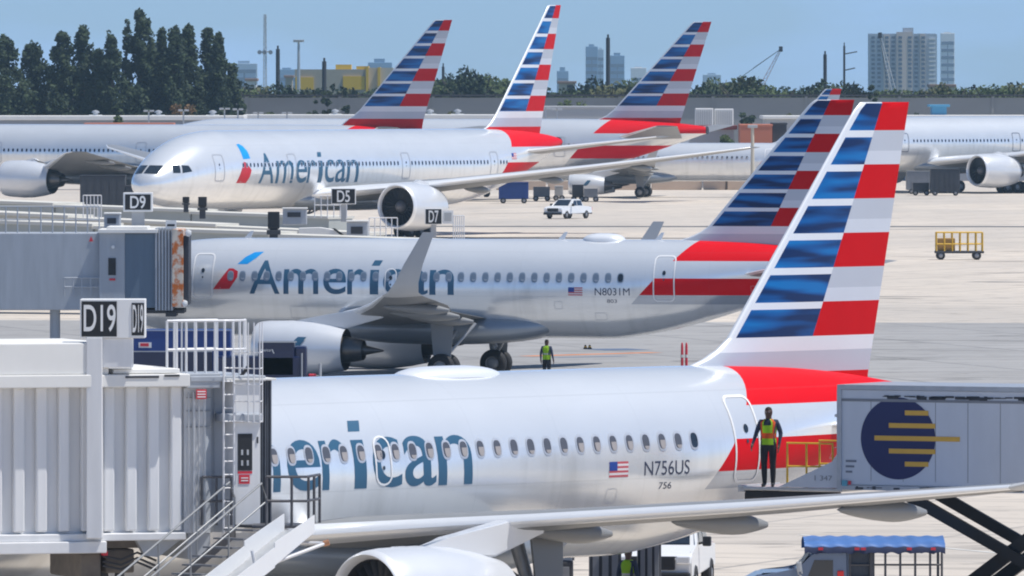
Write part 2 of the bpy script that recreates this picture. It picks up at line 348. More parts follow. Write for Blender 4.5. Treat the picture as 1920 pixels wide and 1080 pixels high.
WIDE = dict(
    prof=[(0, 4.40, 4.30, 0.05), (0.12, 4.85, 3.95, 0.5), (0.4, 5.25, 3.65, 0.95), (1, 5.72, 3.3, 1.42), (2, 6.36, 2.98, 1.90), (3, 6.95, 2.78, 2.25), (4.5, 7.62, 2.58, 2.6), (6, 8.1, 2.46, 2.85),
          (8, 8.45, 2.4, 3.02), (10, 8.6, 2.4, 3.1), (44, 8.6, 2.4, 3.1), (48, 8.6, 2.75, 3.04), (52, 8.55, 3.65, 2.72), (56, 8.42, 4.8, 2.1),
          (60, 8.15, 6.1, 1.3), (62.5, 7.85, 6.95, 0.6), (63, 7.75, 7.1, 0.45)],
    fin=dict(LE=[(8.4, 50.6), (8.7, 51.6), (9.0, 52.2), (9.6, 52.95), (18.25, 61.05), (18.55, 61.35), (18.7, 61.6)], TE=[(8.2, 60.1), (18.7, 63.5)],
             bnd=(57.6, 62.6), z0=9.98, p=1.273, b=1.02, strip=0.22, redz=(8.2, 8.72), tk=0.10),
    liv=((4.5, 5.85), 7.1, 7.1, 50.0, 5.6),
    wing=[(2.0, 21.0, 37.5, 3.45, .13), (3.1, 21.8, 37.3, 3.6, .13), (10.2, 26.8, 37.6, 4.35, .11), (20, 33.6, 40.6, 5.65, .10), (29.3, 40.1, 43.0, 7.0, .09), (30.4, 41.6, 43.3, 7.2, .08)],
    shark=[], stab=[(1.0, 53.2, 60.6, 6.6, .10), (10.75, 60.6, 62.9, 7.9, .09)],
    fair=(18.5, 41.5, 3.25, 2.15, 3.7),
    eng=dict(p=9.6, s=22.0, z=2.6, r=1.86, L=5.6, core=1.0),
    gear=(31.5, 5.5, 0.66, 3), nose_gear=(5.9, 0.5),
    flaps=[(8.5, 0.42), (14.5, 0.40), (21.5, 0.36)],
    win=(9.8, 50.0, 0.533, 5.9, 0.13, 0.19), doors=[(6.9, 4.65, 6.75, 1.1), (17.2, 4.65, 6.75, 1.1), (34.2, 4.65, 6.75, 1.1), (47.9, 4.65, 6.75, 1.1)], exits=[],
    text=(12.4, 4.45, 14.6, 2.35), logo=[[(10.15, 6.35), (10.1, 7.5), (10.5, 7.55), (10.85, 7.4), (11.15, 6.95), (11.2, 6.4)], [(9.2, 4.5), (9.9, 5.6), (10.1, 6.15), (10.45, 6.1), (11.2, 5.5), (11.0, 5.0), (10.6, 4.5)]],
    flag=(51.0, 6.1, 0.9, 0.5), reg=None, regn=None,
    cock=dict(front=[(0.08, 1.05, 5.33, 5.93)], side=[[(2.02, 5.33), (2.62, 5.33), (2.8, 5.92), (2.25, 5.95)], [(2.8, 5.33), (3.75, 5.45), (3.55, 5.9), (2.95, 5.93)]]))

def shifted(T, cuts):
    """a longer sister: fuselage plugs of given length inserted at given stations"""
    def f(s): return s+sum(L for c, L in cuts if s > c)
    D = dict(T)
    D['prof'] = [(f(r[0]),)+r[1:] for r in T['prof']]
    fi = dict(T['fin']); fi['LE'] = [(z, f(s)) for z, s in fi['LE']]; fi['TE'] = [(z, f(s)) for z, s in fi['TE']]; fi['bnd'] = tuple(f(s) for s in fi['bnd']); D['fin'] = fi
    l = T['liv']; D['liv'] = (l[0], l[1], l[2], f(l[3]), l[4])
    for k in ('wing', 'shark', 'stab'): D[k] = [(r[0], f(r[1]), f(r[1])+r[2]-r[1])+tuple(r[3:]) for r in T[k]]
    a = T['fair']; D['fair'] = (f(a[0]), f(a[0])+a[1]-a[0])+a[2:]
    e = dict(T['eng']); e['s'] = f(e['s']); D['eng'] = e
    g = T['gear']; D['gear'] = (f(g[0]),)+g[1:]
    w = T['win']; D['win'] = (w[0], f(w[1]))+w[2:]
    D['doors'] = [(f(d[0]),)+d[1:] for d in T['doors']]; D['exits'] = [(f(d[0]),)+d[1:] for d in T['exits']]
    return D

def V(s, p, z): return Vector((s, -p, z))     # station aft of the nose, metres to port, height

def build_aircraft(T, label, place, lettering=True, group=None, regtext=None, regshift=0.0, dome=None, wedge='', blueline=False, zoff=0.0, windows=True, detail=2, droop=0.0, blades=(), pale=False):
    theta, s0, p0, px, d = place
    c, n = math.cos(R(theta)), math.sin(R(theta))
    X = (px-960)/F*d
    N = Vector((X-s0*c-p0*n, d-s0*n+p0*c, zoff))
    t = thing('passenger_jet', label, 'airliner', N, R(theta), group)
    prof = T['prof']; L = prof[-1][0]; wide = T['prof'][5][1] > 5.8 and L > 45 and T['eng']['r'] > 1.5
    k = 'wide' if wide else 'narrow'
    key = 'fuselage_paint_%s_%d' % (k, round(L))
    lm = M.get(key) or livery(key, *T['liv'])
    zc = lambda s: sum(interp(prof, s)[:2])/2
    def surf(s, z, off=0.0):
        top, bot, w = interp(prof, s); h = (top-bot)/2; q = max(0.0, 1-((z-(top+bot)/2)/h)**2)
        y = w*math.sqrt(q)
        nv = Vector((0, y/w/w, (z-(top+bot)/2)/h/h)); nv.normalize()
        return y+off*nv.y, z+off*nv.z
    # fuselage
    bm = nb(); st = [0]+[prof[0][0]+L*0+v for v in (0.03, 0.08, 0.16, 0.3, 0.5, 0.75)]+[1+0.4*i for i in range(int((L-1)/0.4)+1)]
    st = [s for s in st if s < L-0.05]+[L]; NS = 64; rings = []
    for s in st:
        top, bot, w = interp(prof, s); zz = (top+bot)/2; h = (top-bot)/2
        rings.append([bm.verts.new(V(s, w*math.sin(2*pi*q/NS), zz+h*math.cos(2*pi*q/NS))) for q in range(NS)])
    for a, b in zip(rings, rings[1:]):
        for q in range(NS): bm.faces.new((a[q], a[(q+1) % NS], b[(q+1) % NS], b[q]))
    bm.faces.new(rings[0]); bm.faces.new(rings[-1][::-1])
    fus = obj('fuselage', bm, lm, t, 50)
    # auxiliary exhaust
    top, bot, w = interp(prof, L); bm = nb()
    lathe(bm, [(-0.02, w*0.95), (0.12, w*0.9), (0.13, w*0.6), (0.05, 0)], V(L, 0, (top+bot)/2), (1, 0, 0.05), 20)
    obj('exhaust_outlet', bm, dark_m, t, 40)
    # belly fairing
    a, b, wd, lo, hi = T['fair']; bm = nb(); rings = []
    for i in range(33):
        u = i/32; s = a+(b-a)*u; e = max(0.001, (1-abs(2*u-1)**2.6))**0.42
        cz = (lo+hi)/2+0.35*(1-e)*(hi-lo)
        rings.append([bm.verts.new(V(s, wd*e*math.copysign(abs(math.sin(2*pi*q/40))**0.8, math.sin(2*pi*q/40)), cz+(hi-lo)/2*e*math.copysign(abs(math.cos(2*pi*q/40))**0.8, math.cos(2*pi*q/40)))) for q in range(40)])
    for x, y in zip(rings, rings[1:]):
        for q in range(40): bm.faces.new((x[q], x[(q+1) % 40], y[(q+1) % 40], y[q]))
    bm.faces.new(rings[0]); bm.faces.new(rings[-1][::-1])
    obj('belly_fairing', bm, belly_p, t, 50)
    # wings and tailplanes
    AF = [(0, 0), (0.008, 0.17), (0.025, 0.30), (0.06, 0.44), (0.12, 0.56), (0.25, 0.66), (0.4, 0.66), (0.6, 0.52), (0.8, 0.28), (1, 0.02)]
    def lofted(secs, sgn, name, strip):
        bm = nb(); rr = []
        for sec in secs:
            p, le, te, z, tk = sec[:5]; cant = R(sec[5]) if len(sec) > 5 else 0; ch = te-le
            up = [V(le+u*ch, sgn*(p-math.sin(cant)*v*tk*ch*0.62), z+math.cos(cant)*v*tk*ch*0.55) for u, v in AF]
            dn = [V(le+u*ch, sgn*(p+math.sin(cant)*v*tk*ch*0.38), z-math.cos(cant)*v*tk*ch*0.50) for u, v in AF[:0:-1]]
            rr.append([bm.verts.new(q) for q in up+dn])
        m = len(rr[0])
        for x, y in zip(rr, rr[1:]):
            for q in range(m):
                f = bm.faces.new((x[q], x[(q+1) % m], y[(q+1) % m], y[q]))
                if strip and (q <= 2 or q >= m-3): f.material_index = 1
        bm.faces.new(rr[0]); bm.faces.new(rr[-1][::-1])
        return obj(name, bm, [wing_p, polish], t, 35)
    ws = []
    for r in T['wing']:
        r = list(r); r[3] -= droop*(r[0]-2); ws.append(tuple(r))
    for sgn in (1, -1):
        w_ = lofted(ws, sgn, 'wing', True)
        if T['shark']:
            last = tuple(ws[-1])+(8,)
            sh = lofted([last]+T['shark'], sgn, 'wingtip_fin', False); sh.parent = w_; sh.data.materials[0] = mat('wingtip_grey', (0.46, 0.47, 0.48), 0.45, 0.05, 0.08, 1.0)
        # flap track fairings hang under the trailing edge
        for (fp, fr) in T['flaps']:
            te = le = z = None
            for x, y in zip(ws, ws[1:]):
                if x[0] <= fp <= y[0]:
                    u = (fp-x[0])/(y[0]-x[0]); te = x[2]+(y[2]-x[2])*u; z = x[3]+(y[3]-x[3])*u; le = x[1]+(y[1]-x[1])*u
            ln = fr*9.5; bm = nb()
            pr = [(0, 0)]+[(ln*q/14, fr*0.78*(math.sin(pi*min(0.5, q/14*0.62))**0.6)*(1 if q < 9 else 1-((q-8)/6)**2*0.72)) for q in range(1, 15)]+[(ln, 0.0)]
            lathe(bm, pr, V(te-ln*0.86, sgn*fp, z-fr*0.62), (1, 0, -0.05), 14)
            fo = obj('flap_fairing', bm, wing_p, t, 60); fo.parent = w_
        # control surface seams drawn as thin raised lines
        lofted(T['stab'], sgn, 'tailplane', True)
    # fin
    fi = T['fin']; bm = nb(); LEt, TEt = fi['LE'], fi['TE']
    def lin(tab, z):
        if z <= tab[0][0]: return tab[0][1]
        for x, y in zip(tab, tab[1:]):
            if z <= y[0]: return x[1]+(y[1]-x[1])*(z-x[0])/(y[0]-x[0])
        return tab[-1][1]
    ztop = LEt[-1][0]; zbot = LEt[0][0]-0.25
    zs = {round(zbot, 3), round(ztop, 3), round(fi['redz'][1], 3), round(fi['z0']-0.42*fi['p'], 3)}
    for q, _ in LEt: zs.add(round(q, 3))
    for j in range(8):
        zs.add(round(fi['z0']+j*fi['p'], 3)); zs.add(round(fi['z0']+j*fi['p']+fi['b'], 3)); zs.add(round(fi['z0']+j*fi['p']+fi['b']*0.5, 3))
    zs = sorted(q for q in zs if zbot-0.001 <= q <= ztop+0.001)
    def sb(z): return fi['bnd'][0]+(z-fi['z0'])*(fi['bnd'][1]-fi['bnd'][0])/(ztop-fi['z0'])
    rows = []
    for z in zs:
        le, te = lin(LEt, z), lin(TEt, z); b_ = min(max(sb(z), le+fi['strip']+0.2), te-0.15)
        ss = [le, le+0.012, le+0.035, le+0.08, le+fi['strip']]
        ss += [ss[-1]+(b_-le-fi['strip'])*q/5 for q in range(1, 6)]; ss += [b_+(te-b_)*q/5 for q in range(1, 6)]
        row = []
        for s in ss:
            u = (s-le)/(te-le); ch = min(te-le, (TEt[-1][1]-LEt[-2][1])*2.6)
            y = fi['tk']*ch*5*(0.2969*math.sqrt(max(u, 0))-0.126*u-0.3516*u*u+0.2843*u**3-0.1015*u**4)*0.8
            if z > ztop-0.02: y *= 0.45
            row.append((s, y))
        rows.append(row)
    def vrow(sgn): return [[bm.verts.new(V(s, sgn*y, z)) for s, y in row] for z, row in zip(zs, rows)]
    A, B = vrow(1), vrow(-1)
    mats = [white_p, fin_blue('tail_blue_'+key, fi['p']/0.77) if 'tail_blue_'+key not in M else M['tail_blue_'+key], red_p, silver1, silver2, polish]
    def which(z, q):
        if q < 4: return 5 if q < 3 else 0
        if z < fi['redz'][1]: return 2
        if z < fi['z0']: return 0 if z > fi['z0']-0.42*fi['p'] else 3
        j = int((z-fi['z0'])/fi['p']); fz = (z-fi['z0'])-j*fi['p']
        if q < 9: return 1 if fz < fi['b'] else 0
        w2 = (z-fi['z0']) % (2*fi['p'])
        if w2 < fi['p']*1.0-0.001*0: return 2
        return 4 if w2 < fi['p']*1.5 else 3
    # right-hand bars are a full pitch tall: red, silver, red ...
    for G in (A, B):
        for i in range(len(zs)-1):
            zm = (zs[i]+zs[i+1])/2
            for q in range(len(G[i])-1):
                bm.faces.new((G[i][q], G[i][q+1], G[i+1][q+1], G[i+1][q])).material_index = which(zm, q)
    for i in range(len(zs)-1):
        for q in (0, len(A[i])-1):
            try: bm.faces.new((A[i][q], A[i+1][q], B[i+1][q], B[i][q])).material_index = 5 if q == 0 else 3
            except ValueError: pass
    for q in range(len(A[-1])-1): bm.faces.new((A[-1][q], A[-1][q+1], B[-1][q+1], B[-1][q])).material_index = 2 if q >= 9 else 1
    bmesh.ops.remove_doubles(bm, verts=bm.verts, dist=0.002)
    finob = obj('tail_fin', bm, mats, t, 45)
    # engines
    e = T['eng']
    for sgn in (1, -1):
        o = V(e['s'], sgn*e['p'], e['z']); r, Le = e['r'], e['L']; bm = nb()
        pr = [(Le*0.16, r*0.80), (0.06*Le, r*0.80), (0.02*Le, r*0.84), (0, r*0.885), (0.012*Le, r*0.925), (0.05*Le, r*0.965), (0.14*Le, r), (0.4*Le, r*1.03), (0.62*Le, r*1.0), (0.82*Le, r*0.9), (0.97*Le, r*0.79), (Le, r*0.77), (0.99*Le, r*0.74), (0.7*Le, r*0.72)]
        lathe(bm, pr, o, (1, 0, -0.02), 48, mfn=lambda i: 2 if i < 1 else (1 if i < 5 else (0 if i < 11 else 2)))
        na = obj('engine_nacelle', bm, [nac_p, polish, dark_m], t, 40)
        bm = nb(); lathe(bm, [(Le*0.16, r*0.81), (Le*0.17, r*0.3)], o, (1, 0, 0), 36)
        for q in range(24):
            a1 = 2*pi*q/24
            for q2 in range(1):
                u1 = Vector((0, math.cos(a1), math.sin(a1))); u2 = Vector((0, math.cos(a1+0.16), math.sin(a1+0.16)))
                poly(bm, [o+Vector((Le*0.12, 0, 0))+u1*r*0.25, o+Vector((Le*0.155, 0, 0))+u2*r*0.25, o+Vector((Le*0.155, 0, 0))+u2*r*0.79, o+Vector((Le*0.10, 0, 0))+u1*r*0.79])
        ob = obj('fan', bm, dark_m, na, recalc=False)
        bm = nb(); lathe(bm, [(0.03*Le, 0), (0.06*Le, r*0.12), (0.10*Le, r*0.22), (0.16*Le, r*0.28)], o, (1, 0, 0), 24)
        obj('spinner', bm, mat('spinner_grey', (0.12, 0.12, 0.13), 0.4, 0.3), na, 60)
        bm = nb(); cr = e['core']
        lathe(bm, [(Le*0.75, cr*0.98), (Le*0.98, cr*0.92), (Le*1.16, cr*0.72), (Le*1.2, cr*0.66), (Le*1.15, cr*0.60), (Le*1.0, cr*0.55)], o, (1, 0, -0.02), 32)
        lathe(bm, [(Le*1.05, cr*0.42), (Le*1.2, cr*0.36), (Le*1.42, cr*0.06), (Le*1.43, 0)], o, (1, 0, -0.02), 24)
        obj('exhaust_nozzle', bm, hot_m, na, 40)
        # pylon between nacelle and wing
        wz = wle = None
        for x, y in zip(ws, ws[1:]):
            if x[0] <= e['p'] <= y[0]:
                u = (e['p']-x[0])/(y[0]-x[0]); wz = x[3]+(y[3]-x[3])*u; wle = x[1]+(y[1]-x[1])*u
        bm = nb(); w_ = r*0.15
        side = [(e['s']+Le*0.38, e['z']+r*0.96, 0.2), (e['s']+Le*0.62, e['z']+r*1.13, 1), (wle+0.05, wz+r*0.05, 1), (wle+r*0.9, wz+r*0.02, 0.8), (wle+r*1.2, wz-r*0.22, 0.4), (e['s']+Le*1.0, e['z']+r*0.72, 0.8), (e['s']+Le*0.7, e['z']+r*0.8, 1)]
        a1 = [bm.verts.new(V(s, sgn*e['p']+w_*m_, z)) for s, z, m_ in side]; b1 = [bm.verts.new(V(s, sgn*e['p']-w_*m_, z)) for s, z, m_ in side]
        bm.faces.new(a1); bm.faces.new(b1[::-1])
        for q in range(len(side)):
            q2 = (q+1) % len(side); bm.faces.new((a1[q], b1[q], b1[q2], a1[q2]))
        bmesh.ops.bevel(bm, geom=[x for x in bm.edges], offset=w_*0.3, segments=2, affect='EDGES')
        obj('engine_pylon', bm, nac_p, t, 40)
        if detail > 1:
            bm = nb()       # strake on the cowl
            prism(bm, [V(e['s']+Le*0.26, sgn*(e['p'])-r*0.62, e['z']+r*0.80), V(e['s']+Le*0.55, sgn*(e['p'])-r*0.62, e['z']+r*0.82), V(e['s']+Le*0.55, sgn*(e['p'])-r*0.74, e['z']+r*0.94), V(e['s']+Le*0.45, sgn*(e['p'])-r*0.74, e['z']+r*0.94)], (0, 0.02, 0.02))
            obj('cowl_strake', bm, nac_p, na)
            if sgn == 1 and not wide:
                bm = nb(); g = []
                for i in range(7):
                    row = []
                    for j in range(6):
                        a_ = R(-4+30*j/5); u = 0.40+0.13*i/6*(1-0.25*j/5)+0.14*j/5
                        if j == 0: u -= 0.03*(i/6)
                        rr_ = r*1.045; row.append(bm.verts.new(V(e['s']+Le*u, e['p']+rr_*math.cos(a_), e['z']-0.02*Le*u+rr_*math.sin(a_))))
                    g.append(row)
                for i in range(6):
                    for j in range(5): bm.faces.new((g[i][j], g[i+1][j], g[i+1][j+1], g[i][j+1]))
                obj('cowl_emblem', bm, slate, na, recalc=False)
    # landing gear
    gs, gp, wr, nax = T['gear']
    for sgn in (1, -1):
        bm = nb(); tube(bm, [V(gs-0.3, sgn*(gp-0.5), 2.6), V(gs, sgn*gp, wr*1.1)], [0.17, 0.12], 12); tube(bm, [V(gs+1.1, sgn*(gp-0.9), 2.4), V(gs, sgn*gp, wr*1.6)], 0.07, 8)
        tube(bm, [V(gs-0.0, sgn*(gp-2.0), 2.2), V(gs, sgn*gp, wr*2.2)], 0.08, 8)
        if nax > 1: tube(bm, [V(gs-1.5, sgn*gp, wr), V(gs+1.5, sgn*gp, wr)], 0.16, 10)
        lg = obj('landing_gear', bm, strut_m, t, 40)
        bm = nb(); prism(bm, [V(gs-0.55, sgn*(gp+0.22), 2.75), V(gs+0.5, sgn*(gp+0.22), 2.75), V(gs+0.38, sgn*(gp+0.32), wr*1.5), V(gs-0.35, sgn*(gp+0.32), wr*1.5)], (0, 0.05, 0))
        obj('gear_door', bm, wing_p, lg)
        for ax in range(nax):
            for q in (-1, 1):
                x = gs+(ax-(nax-1)/2)*wr*2.25; pp = sgn*gp+q*wr*0.72; tw = wr*0.36
                bm = nb(); lathe(bm, [(-tw, wr*0.5), (-tw, wr*0.82), (-tw*0.75, wr*0.95), (-tw*0.3, wr), (tw*0.3, wr), (tw*0.75, wr*0.95), (tw, wr*0.82), (tw, wr*0.5)], V(x, pp, wr), (0, 1, 0), 28)
                wo = obj('wheel', bm, rubber, lg, 40)
                bm = nb(); lathe(bm, [(-tw*0.8, 0), (-tw*0.9, wr*0.2), (-tw*0.6, wr*0.45), (-tw*0.9, wr*0.52), (tw*0.9, wr*0.52), (tw*0.6, wr*0.45), (tw*0.9, wr*0.2), (tw*0.8, 0)], V(x, pp, wr), (0, 1, 0), 20)
                obj('wheel_rim', bm, rim_m, lg, 40)
    gs, wr = T['nose_gear']; bm = nb(); tube(bm, [V(gs, 0, 2.3), V(gs-0.1, 0, wr)], [0.12, 0.09], 10); tube(bm, [V(gs-1.2, 0, 2.2), V(gs-0.1, 0, wr*2)], 0.05, 8)
    lg = obj('nose_gear', bm, strut_m, t, 40)
    for q in (-1, 1):
        bm = nb(); tw = wr*0.3; lathe(bm, [(-tw, 0), (-tw, wr*0.85), (-tw*0.4, wr), (tw*0.4, wr), (tw, wr*0.85), (tw, 0)], V(gs-0.1, q*wr*0.62, wr), (0, 1, 0), 24)
        obj('wheel', bm, rubber, lg, 40)
    # ---- things painted on or let into the skin
    def skin(bm, off):
        for z in [q*0.12 for q in range(int(T['fair'][3]/0.12), 90)]:
            bmesh.ops.bisect_plane(bm, geom=bm.verts[:]+bm.edges[:]+bm.faces[:], plane_co=(0, 0, z), plane_no=(0, 0, 1))
        for v in bm.verts:
            y, z = surf(v.co.x, v.co.z, off); v.co = V(v.co.x, y, z)
    w0, w1, pitch, wz, wa, wb = T['win']
    if windows:
        shared = {}
        def winmesh(dark, bl=0.03):
            bm = nb(); q0 = V(0, 0, 0)
            pts = [(wa*math.copysign(abs(math.cos(a))**0.75, math.cos(a)), wb*math.copysign(abs(math.sin(a))**0.75, math.sin(a))) for a in [2*pi*q/16 for q in range(16)]]
            smid = (w0+w1)/2
            y0, _ = surf(smid, wz)
            outer = []; inner = []
            for u, v in pts:
                y, z = surf(smid, wz+v*1.12, 0.006); outer.append(bm.verts.new(V(u*1.05, y-y0, z-wz)))
                y, z = surf(smid, wz+v*0.86, 0.010); inner.append(bm.verts.new(V(u*0.84, y-y0, z-wz)))
            for q in range(16): bm.faces.new((outer[q], outer[(q+1) % 16], inner[(q+1) % 16], inner[q]))
            mid = [v for v in inner if v.co.z > -wb*0.12]; low = [v for v in inner if v.co.z <= -wb*0.12]
            bm.faces.new(inner).material_index = 1
            if not dark:
                y, z = surf(smid, wz, 0.014)
                pp = [(u*0.62+0.02, min(v*0.86, -wb*0.45 if bl > 0.5 else 0.03)) for u, v in pts]
                vv = []
                for u, v in pp:
                    y, z = surf(smid, wz+v, 0.014); vv.append((u, y-y0, z-wz))
                uniq = []
                for q in vv:
                    if not uniq or (abs(q[0]-uniq[-1][0])+abs(q[2]-uniq[-1][2])) > 1e-4: uniq.append(q)
                poly(bm, [V(*q) for q in uniq], 2)
            me = bpy.data.meshes.new('cabin_window'); bm.to_mesh(me); bm.free()
            finish(me, [ring_b if pale else silver1, glassd if dark else (glass_p if pale else glass_m), shade_p if pale else shade_w]); return me
        m0, m1, m2w = winmesh(False), winmesh(True), winmesh(False, 0.55); wr_ = random.Random(int(px))
        cnt = int(round((w1-w0)/pitch))
        doors = [dd for dd in T['doors']]
        for q in range(cnt+1):
            s = w1-q*pitch
            if any(abs(s-dd[0]) < dd[3]*0.5+0.3 for dd in doors) or s < w0-0.1: continue
            y, _ = surf(s, wz); dk = (q == 0 and not wide) or wide
            o = bpy.data.objects.new('cabin_window', m1 if dk else (m2w if (wr_.random() < 0.35 or zoff != 0) else m0)); COL.objects.link(o); o.parent = t; o.location = V(s, y, wz)
    def ring(s, z0, z1, w, th, name, m_, rad):
        pts = []
        zm, hh, ww = (z0+z1)/2, (z1-z0)/2, w/2
        def rr(h_, w_, r_):
            out = []
            for cx, cz, a0 in ((w_-r_, h_-r_, 0), (-w_+r_, h_-r_, 90), (-w_+r_, -h_+r_, 180), (w_-r_, -h_+r_, 270)):
                for q in range(5): a_ = R(a0+22.5*q); out.append((s+cx+r_*math.cos(a_), zm+cz+r_*math.sin(a_)))
            return out
        def dens(o):
            out = []
            for q in range(len(o)):
                a_, b_ = o[q], o[(q+1) % len(o)]; m2 = max(1, int(abs(a_[1]-b_[1])/0.15))
                for k2 in range(m2): out.append((a_[0]+(b_[0]-a_[0])*k2/m2, a_[1]+(b_[1]-a_[1])*k2/m2))
            return out
        O = rr(hh, ww, rad); I = rr(hh-th, ww-th, rad*0.8); O2, I2 = [], []
        for q in range(len(O)):
            a_, b_, c_, d_ = O[q], O[(q+1) % len(O)], I[q], I[(q+1) % len(O)]; m2 = max(1, int(abs(a_[1]-b_[1])/0.15))
            for k2 in range(m2):
                u = k2/m2; O2.append((a_[0]+(b_[0]-a_[0])*u, a_[1]+(b_[1]-a_[1])*u)); I2.append((c_[0]+(d_[0]-c_[0])*u, c_[1]+(d_[1]-c_[1])*u))
        bm = nb(); ov = [bm.verts.new(V(x, *surf(x, z, 0.012))) for x, z in O2]; iv = [bm.verts.new(V(x, *surf(x, z, 0.012))) for x, z in I2]
        for q in range(len(ov)): bm.faces.new((ov[q], ov[(q+1) % len(ov)], iv[(q+1) % len(ov)], iv[q]))
        ob = obj(name, bm, m_, t, recalc=False)
        if name == 'access_hatch': return ob
        zq = z0+(z1-z0)*0.62
        for (oz, ra, nm) in ((0.0, 0.075, 'door_window'), (-0.28, 0.035, 'door_handle')):
            bm = nb(); poly(bm, [V(s+ra*math.cos(2*pi*q/12), *surf(s, zq+oz+ra*1.3*math.sin(2*pi*q/12), 0.013)) for q in range(12)])
            obj(nm, bm, glassd, ob, recalc=False)
        return ob
    for q, dd in enumerate(T['doors']):
        dw = ring(dd[0], dd[1], dd[2], dd[3]+0.12, 0.055 if not wide else 0.07, 'cabin_door', (navy_m if blueline else (ring_g if wide else ring_w)), 0.20)
    if not wide:
        for (hs, h0, h1, hw_) in ((9.2, 2.55, 3.05, 0.7), (20.6, 3.00, 3.32, 0.34), (22.4, 2.55, 2.85, 0.5), (28.9, 3.75, 4.0, 0.34)):
            ring(hs, h0, h1, hw_, 0.010, 'access_hatch', ring_g, 0.05)
    for dd in T['exits']:
        ring(dd[0], dd[1], dd[2], dd[3]+0.10, 0.045, 'emergency_exit', ring_w, 0.24)
    if lettering:
        s, z, w_, h_ = T['text']; lets = bmesh.new()
        # each letter: left and right edge along the name (0..1), top as a share of the capital's height
        for ch, xa, xb, top_ in (('A', 0, .148, 1), ('m', .167, .338, .755), ('e', .362, .474, .765), ('r', .480, .562, .755), ('\u0131', .590, .632, .735), ('c', .655, .754, .765), ('a', .764, .873, .765), ('n', .881, 1, .755)):
            b2 = text_bm(ch, (xb-xa)*w_, top_*h_, 0.004); bmesh.ops.translate(b2, verts=b2.verts, vec=(s+xa*w_, 0, z)); me_ = bpy.data.meshes.new('x'); b2.to_mesh(me_); b2.free(); lets.from_mesh(me_); bpy.data.meshes.remove(me_)
        skin(lets, 0.004); obj('airline_lettering', lets, slate, t, recalc=False)
        ix = s+w_*0.592; b2 = nb(); poly(b2, [(ix, 0, z+h_*0.86), (ix+w_*0.040, 0, z+h_*0.86), (ix+w_*0.052, 0, z+h_*1.02), (ix+w_*0.012, 0, z+h_*1.02)]); skin(b2, 0.004); obj('letter_dot', b2, slate, t, recalc=False)
        for lp, m_ in zip(T['logo'], (sky_p, dred_p)):
            bm = nb(); poly(bm, [(x, 0, z_) for x, z_ in lp]); bmesh.ops.triangulate(bm, faces=bm.faces[:]); skin(bm, 0.005)
            obj('airline_emblem', bm, m_, t, recalc=False)
        s, z, w_, h_ = T['flag']; s += regshift; bm = nb()
        for q in range(7):
            x0 = s if q < 3 else s
            f = poly(bm, [(s, 0, z+h_*q/7), (s+w_, 0, z+h_*q/7), (s+w_, 0, z+h_*(q+1)/7), (s, 0, z+h_*(q+1)/7)], 0 if q % 2 == 0 else 1)
        skin(bm, 0.004)
        bm2 = nb(); poly(bm2, [(s, 0, z+h_*3/7), (s+w_*0.42, 0, z+h_*3/7), (s+w_*0.42, 0, z+h_), (s, 0, z+h_)]); skin(bm2, 0.008)
        fo = obj('flag', bm, [flagr, flagw], t, recalc=False); obj('flag_canton', bm2, flagb, fo, recalc=False)
    if regtext and T['reg']:
        s, z, w_, h_ = T['reg']; s += regshift; bm = text_bm(regtext, w_, h_, 0.0); bmesh.ops.translate(bm, verts=bm.verts, vec=(s, 0, z)); skin(bm, 0.004)
        obj('registration', bm, navy_m, t, recalc=False)
        s, z, w_, h_ = T['regn']; s += regshift; bm = text_bm(''.join(q for q in regtext if q.isdigit())[:3], w_, h_, 0.0); bmesh.ops.translate(bm, verts=bm.verts, vec=(s, 0, z)); skin(bm, 0.004)
        obj('fleet_number', bm, navy_m, t, recalc=False)
    # flight deck glazing
    for (y0, y1, z0, z1) in T['cock']['front']:
        for sgn in (1, -1):
            bm = nb(); g = []
            for i in range(6):
                row = []
                for j in range(4):
                    y = y0+(y1-y0)*i/5; z = z0+(z1-z0)*j/3-0.06*(i/5)*(1 if j == 0 else 0.3); lo_, hi_ = 0.0, 6.0
                    for _ in range(30):
                        m_ = (lo_+hi_)/2; tp, bt, w_ = interp(prof, m_); h_ = (tp-bt)/2; v = ((z-(tp+bt)/2)/h_)**2+(y/w_)**2
                        if v > 1: lo_ = m_
                        else: hi_ = m_
                    row.append(bm.verts.new(V(hi_-0.03, sgn*y, z+0.012)))
                g.append(row)
            for i in range(5):
                for j in range(3): bm.faces.new((g[i][j], g[i+1][j], g[i+1][j+1], g[i][j+1]))
            obj('windshield', bm, glassd, t, recalc=False)
    for pane in T['cock']['side']:
        bm = nb(); poly(bm, [(x, 0, z) for x, z in pane]); bmesh.ops.triangulate(bm, faces=bm.faces[:]); skin(bm, 0.018)
        obj('windshield', bm, glassd, t, recalc=False)
    # antenna dome and blades on the crown
    if dome:
        a, b, h_ = dome; bm = nb(); rings = []
        tp = interp(prof, (a+b)/2)[0]
        for i in range(25):
            u = i/24; e_ = max(0.0005, 1-abs(2*u-1)**3.2)**0.6; s = a+(b-a)*u
            rings.append([bm.verts.new(V(s, 0.62*e_*math.cos(pi*q/12), tp-0.10+(h_+0.10)*e_*math.sin(pi*q/12)**0.8 if 0 < q < 12 else tp-0.10)) for q in range(13)])
        for x, y in zip(rings, rings[1:]):
            for q in range(12): bm.faces.new((x[q], x[q+1], y[q+1], y[q]))
        obj('antenna_dome', bm, white_p, t, 50)
    for s in blades:
        bm = nb(); tp = interp(prof, s)[0]; prism(bm, [V(s, 0.015, tp-0.05), V(s+0.30, 0.015, tp-0.05), V(s+0.46, 0.015, tp+0.30), V(s+0.33, 0.015, tp+0.30)], (0, 0.03, 0))
        obj('antenna', bm, white_p, t)
    return t

